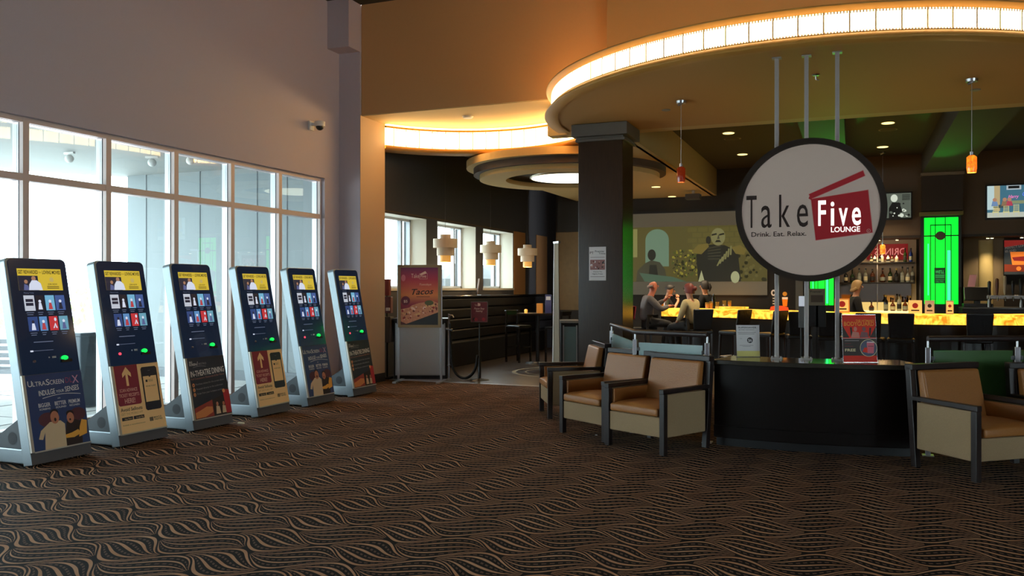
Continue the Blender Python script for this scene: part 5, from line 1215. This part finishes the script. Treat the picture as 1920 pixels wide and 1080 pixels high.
# ---------------------------------------------------------------- lounge left of the column
BANQ = mat('black banquette leather', (30,30,33), .38, bump=(8,.2))
k = thing('banquette', 'long black padded banquette back along the lounge window wall', 'banquette', (XW, 0, 0))
t = MB(); t.box(.03, .42, 13.9, 22.2, 0, .48, BANQ)
t.build('seat_base', k, .02)
t = MB()
for q in range(4): t.box(.03, .16, 13.9, 22.2, .50+.215*q, .70+.215*q, BANQ)
t.build('padded_back', k, .03, seg=3); MB().box(.02, .20, 13.9, 22.2, 1.355, 1.395, mat('polished black ledge', (40,40,42), .15, coat=.6)).build('ledge', k, .006)
# host desk with frosted front
def desk(px0, px1, d_, z1_, lab, depth=.5, top=BLK, rz=None, kk='host_desk', cat='desk', glassm=None):
    xa, ya = at_d(px0, d_); xb, yb = at_d(px1, d_); w = sqrt((xb-xa)**2+(yb-ya)**2)
    k = thing(kk, lab, cat, (xa, ya, 0), atan2(yb-ya, xb-xa))
    MB().box(0, w, .03, depth, 0, z1_-.04, mat('black desk body', (24,24,26), .4)).build('body', k, .005); MB().box(-.02, w+.02, -.02, depth+.02, z1_-.04, z1_, top).build('desk_top', k, .004)
    MB().box(.05, w-.05, .0, .03, .08, z1_-.10, glassm or mat('frosted grey panel', (200,206,208), .3)).build('front_panel', k)
    t = MB(); t.box(.03, .05, -.005, .03, .06, z1_-.08, CHROME).box(w-.05, w-.03, -.005, .03, .06, z1_-.08, CHROME).box(.03, w-.03, -.005, .03, .06, .08, CHROME); t.build('steel_edging', k)
    return k
desk(738, 838, 14.55, 1.03, 'black host desk with a frosted grey front behind the taco poster stand')
MO = mat('maroon cloth', (120,52,48), .85, noise=(10,.15))
m6 = dict(STA); m6.update(elR=(.22,.16,1.12), wrR=(.10,.36,1.16), paR=(.06,.42,1.18), elL=(-.22,.16,1.10), wrL=(-.1,.34,1.05), paL=(-.08,.40,1.05))
desk(1052, 1086, 13.9, 1.02, 'narrow desk with an aqua glass front seen between the banner edge and the column', top=mat('pale desk top', (150,150,146), .3), glassm=AQUA)
# poster stand
k = thing('poster_stand', 'floor standing framed poster advertising tacos at the lounge entrance', 'poster stand', (at_d(787, 14.05)[0], at_d(787, 14.05)[1], 0), radians(14))
w, zb_, zt = .36, .90, 1.93
for s_ in (-1, 1): MB().box(s_*(w-.0)-.017, s_*(w-.0)+.017, -.012, .012, .03, zt, CHROME).build('upright', k, .002); MB().box(s_*w-.03, s_*w+.03, -.28, .28, 0, .03, CHROME).build('foot', k, .004)
MB().box(-w, w, -.012, .012, .02, .045, CHROME).build('lower_bar', k)
GF = mat('bronze poster frame', (150,124,88), .4, .4)
t = MB(); t.box(-w+.018, w-.018, -.02, -.012, zb_, zt, INK).box(-w+.0, -w+.045, -.035, .015, zb_, zt, GF).box(w-.045, w, -.035, .015, zb_, zt, GF).box(-w, w, -.035, .015, zt-.045, zt, GF).box(-w, w, -.035, .015, zb_, zb_+.045, GF); t.build('poster_frame', k, .003)
F = frame((-w+.045, -.022, zb_+.045), (1,0,0), (0,0,1), (0,-1,0)); W_, H_ = 2*w-.09, zt-zb_-.09
def grad_mat():
    m = bpy.data.materials.new('taco poster sunset print'); m.use_nodes = True; nt = m.node_tree; b = nt.nodes['Principled BSDF']
    g = nt.nodes.new('ShaderNodeTexCoord'); s_ = nt.nodes.new('ShaderNodeSeparateXYZ'); nt.links.new(g.outputs['Object'], s_.inputs[0])
    mr = nt.nodes.new('ShaderNodeMapRange'); mr.inputs['From Min'].default_value = zb_+.05; mr.inputs['From Max'].default_value = zt-.05; nt.links.new(s_.outputs[2], mr.inputs['Value'])
    cr = nt.nodes.new('ShaderNodeValToRGB'); nt.links.new(mr.outputs[0], cr.inputs[0]); nt.links.new(cr.outputs[0], b.inputs['Base Color'])
    E = cr.color_ramp.elements; E[0].position = 0; E[0].color = C(90,40,40); E[1].position = 1; E[1].color = C(120,46,84)
    for p_, c_ in ((.35,(150,40,60)), (.52,(224,130,70)), (.62,(216,104,70)), (.8,(190,56,72))): e = E.new(p_); e.color = C(*c_)
    b.inputs['Roughness'].default_value = .4; return m
t = MB(); t.quad(F, 0, W_, 0, H_, 0, grad_mat())
CRT = mat('poster cream print', (240,196,170), .5)
t.text(F, 'Take', W_*.28, H_*.82, H_*.075, .001, CRT, w=W_*.22); t.text(F, 'Five', W_*.53, H_*.825, H_*.055, .002, CRT, w=W_*.15, bold=.010); t.poly(F, [(W_*.50,H_*.885),(W_*.66,H_*.94),(W_*.70,H_*.90),(W_*.55,H_*.865)], .001, CRT)
for a_, b_, c_, d__ in ((.50,.505,.80,.90),(.71,.715,.80,.90)): t.quad(F, W_*a_, W_*b_, H_*c_, H_*d__, .001, CRT)
t.quad(F, W_*.50, W_*.715, H_*.80, H_*.804, .001, CRT)
t.text(F, 'Tuesdays', W_*.50, H_*.69, H_*.035, .001, CRT, w=W_*.32, shear=.3); t.text(F, 'Tacos', W_*.30, H_*.525, H_*.10, .002, INK, w=W_*.58, shear=.35, bold=.010, rot=.04)
t.quad(F, W_*.42, W_*.78, H_*.485, H_*.495, .001, mat('poster brown print', (120,60,50), .5))
t.disc(F, W_*.13, H_*.42, W_*.12, .001, mat('poster plum', (110,34,54), .5), 20); t.text(F, '$5', W_*.08, H_*.39, H_*.045, .002, CRT, w=W_*.10, bold=.010)
t.disc(F, W_*.07, H_*.82, W_*.06, .001, mat('poster petal', (220,120,130), .5), 12, 1.5)
TC = mat('taco shell print', (206,132,96), .5, noise=(40,.2)); DKp = mat('poster charcoal print', (42,40,38), .5)
t.poly(F, [(0,0),(W_,0),(W_,H_*.22),(W_*.15,0.01)], .0015, DKp); t.poly(F, [(0,H_*.06),(W_*.15,H_*.015),(W_,H_*.22),(W_,H_*.38),(W_*.85,H_*.42),(W_*.48,H_*.38),(W_*.30,H_*.34),(W_*.22,H_*.30),(0,H_*.27)], .002, TC)
rr = random.Random(4)
for i in range(70):
    x_ = rr.uniform(.04,.96); lo = .05+.2*max(0,(x_-.15)); y_ = rr.uniform(lo+.03, .27+.10*x_); t.disc(F, W_*x_, H_*y_, W_*rr.uniform(.012,.035), .0025+i*1e-5, [mat('salsa red print', (160,44,36), .5), mat('cheese print', (226,170,110), .5), mat('meat print', (120,54,40), .5), CRT][i%4], 8)
t.disc(F, W_*.76, H_*.385, W_*.12, .0034, mat('herb green print', (90,90,50), .5), 14, .55)
t.build('poster', k)
# rope post with sagging black rope, and sign post
x_, y_ = at_d(842, 14.45); p1 = Vector((x_, y_, 0)); x_, y_ = at_d(899, 14.35); p2 = Vector((x_, y_, 0))
k = thing('rope_post', 'slim steel rope post with hooked top next to the poster stand', 'rope post', tuple(p1))
MB().lathe([(.016,0.01),(.016,1.10),(.02,1.11)], CHROME, n=12).build('pole', k); MB().lathe([(.05,0),(.045,.012)], CHROME, n=20).build('base', k); MB().tube([(0,0,1.04),(.02,0,1.09),(.06,0,1.09),(.085,0,1.05)], .013, CHROME, 8).build('hook', k); MB().tube([(-.05,0,.86),(.06,0,.84)], .022, mat('steel clamp', (120,120,120), .3, .8), 8).build('clamp', k); MB().tube([(-.03,0,.24),(.03,0,.24)], .015, MATS['steel clamp'], 8).build('lower_clamp', k)
t = MB(); pts = []; rel = p2-p1
for i in range(25):
    s_ = i/24; xx = rel*s_; zz_ = .05+.95*abs(2*(s_-.46))**4.2*(1 if s_ < .5 else .34); pts.append((xx.x*(1 if s_>.06 else 1), xx.y, min(1.0, zz_)))
pts = []
for i in range(29):
    a_ = pi+pi*i/28; s_ = .5+.42*cos(a_); zz_ = .36+.33*sin(a_); pts.append((rel.x*s_, rel.y*s_, zz_))
pts = [(rel.x*.03, rel.y*.03, .95), (rel.x*.045, rel.y*.045, .7), (rel.x*.06, rel.y*.06, .5)]+pts[1:]+[(rel.x*.94, rel.y*.94, .42)]
t.tube(pts, .024, mat('black rubber rope', (18,18,18), .6), 10); tag(t.build('barrier_rope', loc=(p1.x, p1.y, 0)), 'thick black rope sagging in a U between the rope post and the red sign post', 'rope')
k = thing('sign_post', 'black sign post with a small red take five sign asking guests to sign', 'sign post', tuple(p2), radians(10))
MB().lathe([(.17,0),(.15,.015),(.03,.03),(.025,.05)], BLK, n=28).build('base', k); MB().lathe([(.028,.04),(.028,.36),(.012,.38),(.012,.95)], mat('dark steel tube', (60,60,60), .3, .7), n=12).build('pole', k)
F = frame((-.145, -.018, .975), (1,0,0), (0,0,1), (0,-1,0)); t = MB(); t.M = F; t.box(0,.29,0,.345,-.012,0,mat('steel sign frame', (130,120,110), .4, .5)); t.M = None; t.build('sign_frame', k)
t = MB(); t.quad(F, .008, .282, .008, .337, .001, mat('small sign maroon', (112,30,34), .4)); t.text(F, 'Take', .065, .275, .028, .002, CRT, w=.05); t.poly(F, [(.12,.27),(.165,.275),(.165,.315),(.12,.325)], .002, CRT)
t.text(F, 'Please Stop', .145, .215, .032, .002, CRT, w=.18, align='c', shear=.3, bold=.006); t.text(F, 'Seating', .145, .175, .028, .002, CRT, w=.12, align='c', shear=.3, bold=.006); t.quad(F, .05, .24, .145, .152, .002, MATS['poster brown print'])
t.disc(F, .06, .05, .028, .002, INK, 16); t.disc(F, .09, .045, .03, .0025, RED, 16); t.disc(F, .22, .05, .03, .002, RED, 14); t.build('sign_face', k)
# banner stand nearly edge on
x_, y_ = at_d(1044, 13.2); k = thing('banner_stand', 'tall narrow banner stand seen nearly edge on left of the wooden column', 'banner stand', (x_, y_, 0), radians(-38))
MB().box(-.10,.10,-.06,.06,0,.07,CHROME).build('base', k, .01); MB().hexa([(-.09,-.006,.06),(.09,-.006,.06),(.09,.006,.06),(-.09,.006,.06)], [(-.05,-.006,2.24),(.05,-.006,2.24),(.05,.006,2.24),(-.05,.006,2.24)], mat('grey brown banner cloth', (150,140,118), .7)).build('banner', k); MB().hexa([(-.115,-.012,.06),(-.09,-.012,.06),(-.09,.012,.06),(-.115,.012,.06)], [(-.07,-.012,2.25),(-.05,-.012,2.25),(-.05,.012,2.25),(-.07,.012,2.25)], WHITE).build('side_edge', k); MB().box(-.075,.075,-.02,.02,2.24,2.27,CHROME).build('top_bar', k)
# high table, stools, things on it
def htable(px, d_, w, lab, rz=0):
    x_, y_ = at_d(px, d_); k = thing('high_table', lab, 'table', (x_, y_, 0), rz)
    MB().box(-w/2, w/2, -w/2, w/2, 1.0, 1.035, mat('dark table top', (40,32,28), .25)).build('tabletop', k, .005); MB().lathe([(.04,.02),(.04,1.0)], BLK, n=12).build('pedestal', k); MB().lathe([(.26,0),(.24,.02),(.05,.04)], BLK, n=20).build('base', k); return (x_, y_)
tx, ty = htable(1008, 17.6, .75, 'dark high table with menu stand and candle, right of the red sign post', .2)
T2 = thing('high_stool', 'dark wooden high stool left of the high table in the lounge', 'stool', (0,0,0), 0, 'high stools in the lounge')
SW = mat('polished black stool wood', (30,26,26), .22, coat=.4)
MB().box(-.2,.2,-.2,.2,.72,.77,BLKL).build('seat', T2, .02)
for x, y in ((-.18,-.18),(.18,-.18),(.18,.18),(-.18,.18)): MB().box(x-.018,x+.018,y-.018,y+.018,0,.72 if y < 0 else 1.08,SW).build('leg', T2, .003)
MB().hexa([(-.2,.17,.98),(.2,.17,.98),(.2,.2,.98),(-.2,.2,.98)], [(-.2,.19,1.08),(.2,.19,1.08),(.2,.22,1.08),(-.2,.22,1.08)], SW).build('back_rail', T2, .01); MB().box(-.17,.17,-.19,-.17,.3,.33,SW).build('front_rung', T2); MB().box(-.17,.17,.17,.19,.3,.33,SW).build('rear_rung', T2)
x_, y_ = at_d(972, 17.9); T2.location = (x_, y_, 0); T2.rotation_euler = (0,0,radians(70))
x_, y_ = at_d(1046, 17.4); dup(T2, (x_, y_, 0), radians(-100), 'dark wooden high stool right of the high table, behind the banner stand')
x_, y_ = at_d(1012, 17.5); k = thing('menu_stand', 'amber backlit menu holder on the high table in the lounge', 'menu stand', (x_, y_, 1.035), 0, 'menu stands on tables')
MB().box(-.06,.06,-.03,.03,0,.20,MATS['amber menu holder']).build('holder', k, .004)
x_, y_ = at_d(1020, 17.6); k = thing('menu_stand', 'blue and white menu card standing on the high table', 'menu stand', (x_+.06, y_+.1, 1.035), 0, 'menu stands on tables')
t = MB().hexa([(-.07,-.02,0),(.07,-.02,0),(.07,.02,0),(-.07,.02,0)], [(-.07,0,.38),(.07,0,.38),(.07,.01,.38),(-.07,.01,.38)], mat('blue menu print', (60,66,110), .4)); t.box(-.05,.05,-.006,-.003,.26,.34,PAPER); t.build('menu_card', k)
x_, y_ = at_d(992, 17.9); tag(MB().lathe([(.03,0),(.035,.06),(.02,.08)], mat('candle glow glass', (240,170,90), .4, emis=(255,170,70), es=.8), n=12).build('table_candle', loc=(tx-.22, ty-.1, 1.035)), 'tiny lit candle glass on the high table', 'candle')
x_, y_ = at_x(897, XW+.13)[0], 0
yy = at_x(897, XW+.13)[0]; k = thing('menu_stand', 'folded menu standing on the banquette ledge in front of the third lounge window', 'menu stand', (XW+.12, yy, 1.395), radians(-55), 'menu stands on tables')
t = MB(); BRM = mat('brown menu print', (104,84,72), .6); t.hexa([(-.08,-.03,0),(.08,-.03,0),(.08,-.02,0),(-.08,-.02,0)], [(-.08,.02,.36),(.08,.02,.36),(.08,.03,.36),(-.08,.03,.36)], BRM); t.build('menu_card', k); MB().box(-.09,.09,-.04,.05,-.0,.012,CHROME).build('foot', k)
# small table with glass items left of rope post
# unidentified maroon upright at the wall edge, built as a narrow rack
x_, y_ = at_d(727, 14.6); k = thing('maroon_upright', 'unidentified narrow upright with a maroon top and small white items at the orange wall edge', 'rack', (x_, y_, 0), radians(12))
MB().box(-.10,.06,-.12,.12,0,.03,BLK).build('base', k); MB().box(-.02,.0,-.015,.015,.03,1.5,BLK).build('post', k)
MB().prism([(-.11,-.07),(.045,-.07),(.045,.07),(-.11,.07)], 1.42, 1.70, MO).build('top_panel', k, .03, seg=3); MB().box(-.05,.075,-.06,.06,1.12,1.40,mat('dull mauve print', (120,76,80), .7)).build('middle_panel', k, .01); MB().box(-.10,.08,-.10,.10,.62,1.06,mat('grey brown tray', (84,76,70), .6)).build('lower_tray', k, .01)
for a_, z_ in ((-.05,1.30), (.04,1.16)): MB().box(a_-.035, a_+.035, -.13, -.10, z_, z_+.055, PAPER).build('tag', k, .008)
# stepped pendants
PSH = mat('cream pendant shade', (222,206,182), .7, emis=(240,170,90), es=.04)
def pendant(loc, label, s_=1):
    k = thing('stepped_pendant', label, 'pendant lamp', loc, 0, 'stepped cream pendants in the lounge')
    for nm, r, z0, z1 in (('cap_tier',.095,.42,.50),('wide_tier',.22,.26,.42),('middle_tier',.155,.12,.26),('lower_tier',.10,.0,.12)):
        MB().lathe([(r,z0*s_),(r,z1*s_)], PSH if nm != 'lower_tier' else mat('lower pendant tier glow', (236,190,120), .6, emis=(255,180,80), es=.32), n=28).build(nm, k)
    MB().tube([(0,0,.5*s_),(0,0,4.34-loc[2])], .003, mat('dark lamp cord', (70,62,54), .6), 6).build('cord', k)
    L_ = bpy.data.lights.new('pendant_bulb', 'POINT'); L_.energy = 10; L_.color = (1,.7,.38); L_.shadow_soft_size = .05; o = bpy.data.objects.new('pendant_bulb', L_); COL.objects.link(o); o.location = (loc[0], loc[1], loc[2]-.06)
for px, d_, lab in ((835, 15.5, 'stepped cream pendant nearest the poster stand, in front of the middle window'), (920, 17.7, 'stepped cream pendant in front of the third lounge window'), (989, 19.2, 'stepped cream pendant before the dark pilaster, farthest of its kind')):
    x_, y_ = at_d(px, d_); pendant((x_, y_, 2.02), lab)
# amber glass pendants of the bar
AMG = onyx('amber glass swirl', 1.4, 22); AMG.node_tree.nodes['Mix'].inputs['A'].default_value = C(120,30,6); AMG.node_tree.nodes['Mix'].inputs['B'].default_value = C(255,120,20)
for px, d_, lab, es_ in ((1655, 17.5, 'distant amber pendant hanging before the red drinks sign', 1), (1277, 10.5, 'small amber glass pendant hanging right of the wooden column', 0), (1822, 9.4, 'small bright amber glass pendant over the right end of the bar', 1)):
    x_, y_ = at_d(px, d_); zt = 3.05 if not es_ else (3.02 if px > 1700 else 2.45); k = thing('amber_pendant', lab, 'pendant lamp', (x_, y_, 0), 0, 'amber glass pendants on the drum ceiling')
    zc0 = 3.85 if px != 1655 else 4.34; MB().lathe([(.06,zc0-.03),(.065,zc0)], CHROME, n=18).tube([(-.04,0,zc0-.05),(.03,0,zc0-.02)], .014, CHROME, 8).build('canopy', k); MB().tube([(0,0,zt),(0,0,zc0-.02)], .004, CHROME, 6).build('cord', k); MB().lathe([(.02,zt-.02),(.02,zt+.03)], CHROME, n=12).build('socket', k)
    MB().lathe([(.045,zt-.20),(.052,zt-.15),(.052,zt-.03),(.03,zt-.01)], AMG if es_ else mat('dim amber glass', (90,44,20), .2, noise=(30,.4), emis=(220,60,20), es=.10), n=18).build('glass_shade', k)
    MB().ball((0,0,zt-.12), .022, glow('bulb filament', (255,90,20), 3 if not es_ else 9), n=10, k=8).build('bulb', k)
    L_ = bpy.data.lights.new('pendant_bulb', 'POINT'); L_.energy = 5; L_.color = (1,.66,.30); L_.shadow_soft_size = .06; o = bpy.data.objects.new('pendant_bulb', L_); COL.objects.link(o); o.location = (x_, y_, zt-.26)
# ceiling fittings
def fit(name, px, py, z, r, m, lab, cat, grp, lit=0):
    d_ = (z-EYE)*1600/(541-py); x_, y_ = at_d(px, d_); k = thing(name, lab, cat, (x_, y_, z), 0, grp)
    MB().lathe([(r,-.006),(r*1.15,-.004),(r*1.15,0)], mat('fitting trim', (120,110,90), .5), n=20).build('rim', k); MB().lathe([(r*.92,-.012),(r*.92,-.004)], m, n=20).build('lens', k)
    if lit:
        L_ = bpy.data.lights.new('can_light', 'SPOT'); L_.energy = lit; L_.color = (1,.78,.5); L_.spot_size = radians(95); L_.spot_blend = .6; L_.shadow_soft_size = .06; o = bpy.data.objects.new('can_light', L_); COL.objects.link(o); o.location = (x_, y_, z-.03)
DL = glow('downlight glow', (255,222,130), 1.8)
for px, py, z, lab in ((1366,250,4.34,'lit downlight in the dark lounge ceiling, nearest the amber pendant'), (1392,290,4.34,'lit downlight in the dark lounge ceiling left of the round sign'), (1665,231,4.34,'lit downlight in the dark ceiling right of the sign poles'), (1655,276,4.34,'lit downlight in the dark ceiling just above the round sign rim'),
                       (1230,351,3.72,'lit downlight in the tan ceiling right of the column'), (1260,369,3.72,'small lit downlight in the tan ceiling close to the screen wall')):
    lit_ = 0 if px == 1260 else 260
    if 1:
        pass
    fit('downlight', px, py, z, .11 if z > 4 else .10, DL, lab, 'downlight', 'downlights', lit_)
for px, py, z, lab in ((1373,261,4.34,'round dark speaker in the ceiling beside the first downlight'), (1665,244,4.34,'round dark speaker in the ceiling right of the sign poles')):
    fit('ceiling_speaker', px, py, z, .14, mat('speaker mesh', (84,76,60), .8), lab, 'speaker', 'ceiling speakers')
for px, py, z, lab in ((1249,207,3.85,'flat cover plate on the drum ceiling left of the amber pendant'), (1829,169,3.85,'flat cover plate on the drum ceiling near the right amber pendant')):
    fit('sprinkler_cover', px, py, z, .05, mat('cover plate tan', (150,136,110), .5), lab, 'sprinkler', 'sprinkler covers')
x_, y_ = at_d(1530, 9.2); k = thing('sprinkler', 'small steel sprinkler head on the drum ceiling between two sign poles', 'sprinkler', (x_, y_, 3.85))
MB().lathe([(.03,-.012),(.045,0)], CHROME, n=14).build('flange', k); MB().tube([(0,0,-.01),(0,0,-.05),(.03,0,-.06)], .009, CHROME, 6).build('nozzle', k)
x_, y_ = at_d(1300, 19.0); k = thing('projector', 'small dark projector on the tan ceiling near the screen wall', 'projector', (x_, y_, 3.72))
MB().box(-.16,.16,-.13,.13,-.20,-.08,mat('projector grey', (70,64,54), .5)).build('body', k, .01); MB().box(-.03,.03,-.03,.03,-.08,0,CHROME).build('mount', k)
# security camera on the left wall
yy, d_ = at_x(582, XW); zc_ = zz(237, d_); k = thing('security_camera', 'small white dome security camera on the upper left wall', 'security camera', (XW, yy, zc_))
MB().box(0,.03,-.06,.06,-.07,.07,WHITE).build('wall_plate', k, .004); MB().box(.03,.16,-.025,.025,-.0,.04,WHITE).build('arm', k, .004); t = MB(); t.lathe([(.075,-.02),(.08,.05),(.05,.06)], WHITE, (.17,0,0), 20); t.build('housing', k); MB().ball((.17,0,-.02), .062, BLK, n=16, k=10).build('dome', k)
# litter on the carpet
x_, y_ = at_d(452, 1.55*1600/(795-541)); tag(MB().lathe([(.05,0),(.045,.012),(.01,.016)], mat('pale paper scrap', (220,206,170), .7), n=12, sx=1, sy=.45).build('paper_scrap', loc=(x_, y_, .0)), 'pale paper scrap lying on the carpet beside the fourth kiosk', 'paper')
x_, y_ = at_d(1118, 1.55*1600/(817-541)); tag(MB().lathe([(.014,0),(.012,.006)], PAPER, n=8).build('confetti_scrap', loc=(x_, y_, .0)), 'tiny white scrap on the carpet in front of the armchairs', 'scrap')
# sockets on the desk side
xq_, yq_ = at_d(1485, 1); 
xh = at_y(1497, YB)[0]; struct(MB().box(xh-.06, xh+.10, YB-.03, YB-.001, .9, 1.9, mat('grey door panel', (110,108,100), .5)).build('door_1'))
x_, y_ = at_d(1503, 13.6); k = thing('order_screen', 'narrow pale grey display stand behind the middle sign pole', 'display', (x_, y_, 0))
MB().box(-.045,.045,-.04,.04,.92,1.26,mat('pale grey plastic', (120,130,134), .5)).build('lower_case', k, .004); MB().box(-.04,.04,-.045,.04,1.26,1.42,mat('white lit face', (206,212,220), .4, emis=(200,210,225), es=.4)).build('face', k, .003); MB().lathe([(.02,.01),(.02,.92)], BLK, n=10).build('stem', k); MB().lathe([(.18,0),(.16,.015)], BLK, n=20).build('base', k)
x_, y_ = at_d(1532, 13.2); k = thing('standing_sign', 'tan paper notice on a dark stand in front of the green column', 'sign', (x_, y_, 0))
F = frame((-.12, -.01, 1.28), (1,0,0), (0,0,1), (0,-1,0)); t = MB(); t.M = F; t.box(0,.24,0,.26,-.01,0,mat('tan notice paper', (120,106,84), .6)); t.M = None
t.text(F, 'Premier', .02, .2, .03, .001, INK, w=.17, bold=.010); t.quad(F, .03, .21, .05, .16, .001, mat('notice photo brown', (76,60,44), .6)); t.build('notice_sheet', k); MB().box(-.015,.015,0,.02,.02,1.45,BLK).build('stem', k); MB().lathe([(.16,0),(.14,.02)], BLK, n=20).build('base', k); t = MB(); t.box(-.13,.13,0,.03,.95,1.28,BLK); t.build('menu_tray', k)

# ---------------------------------------------------------------- added fill lamps in the lobby ceiling, out of view
def added_can(x, y, z, e, col=(1,.86,.72), ss=110, r=.12):
    k = thing('added_lobby_lamp', 'added unseen fill lamp in the high ceiling above the view', 'downlight', (x, y, z), 0, 'added lobby lamps'); MB().lathe([(.12,-.01),(.13,0)], glow('added lobby glow', (255,226,190), 3), n=20).build('lens', k)
    L_ = bpy.data.lights.new('added_lobby_spot', 'SPOT'); L_.energy = e; L_.color = col; L_.spot_size = radians(ss); L_.spot_blend = .8; L_.shadow_soft_size = r; o = bpy.data.objects.new('added_lobby_spot', L_); COL.objects.link(o); o.location = (x, y, z-.03)
for x in (-4.5, -1, 3): 
    for y in (1.0, 5.0): added_can(x, y, 6.05, 12)
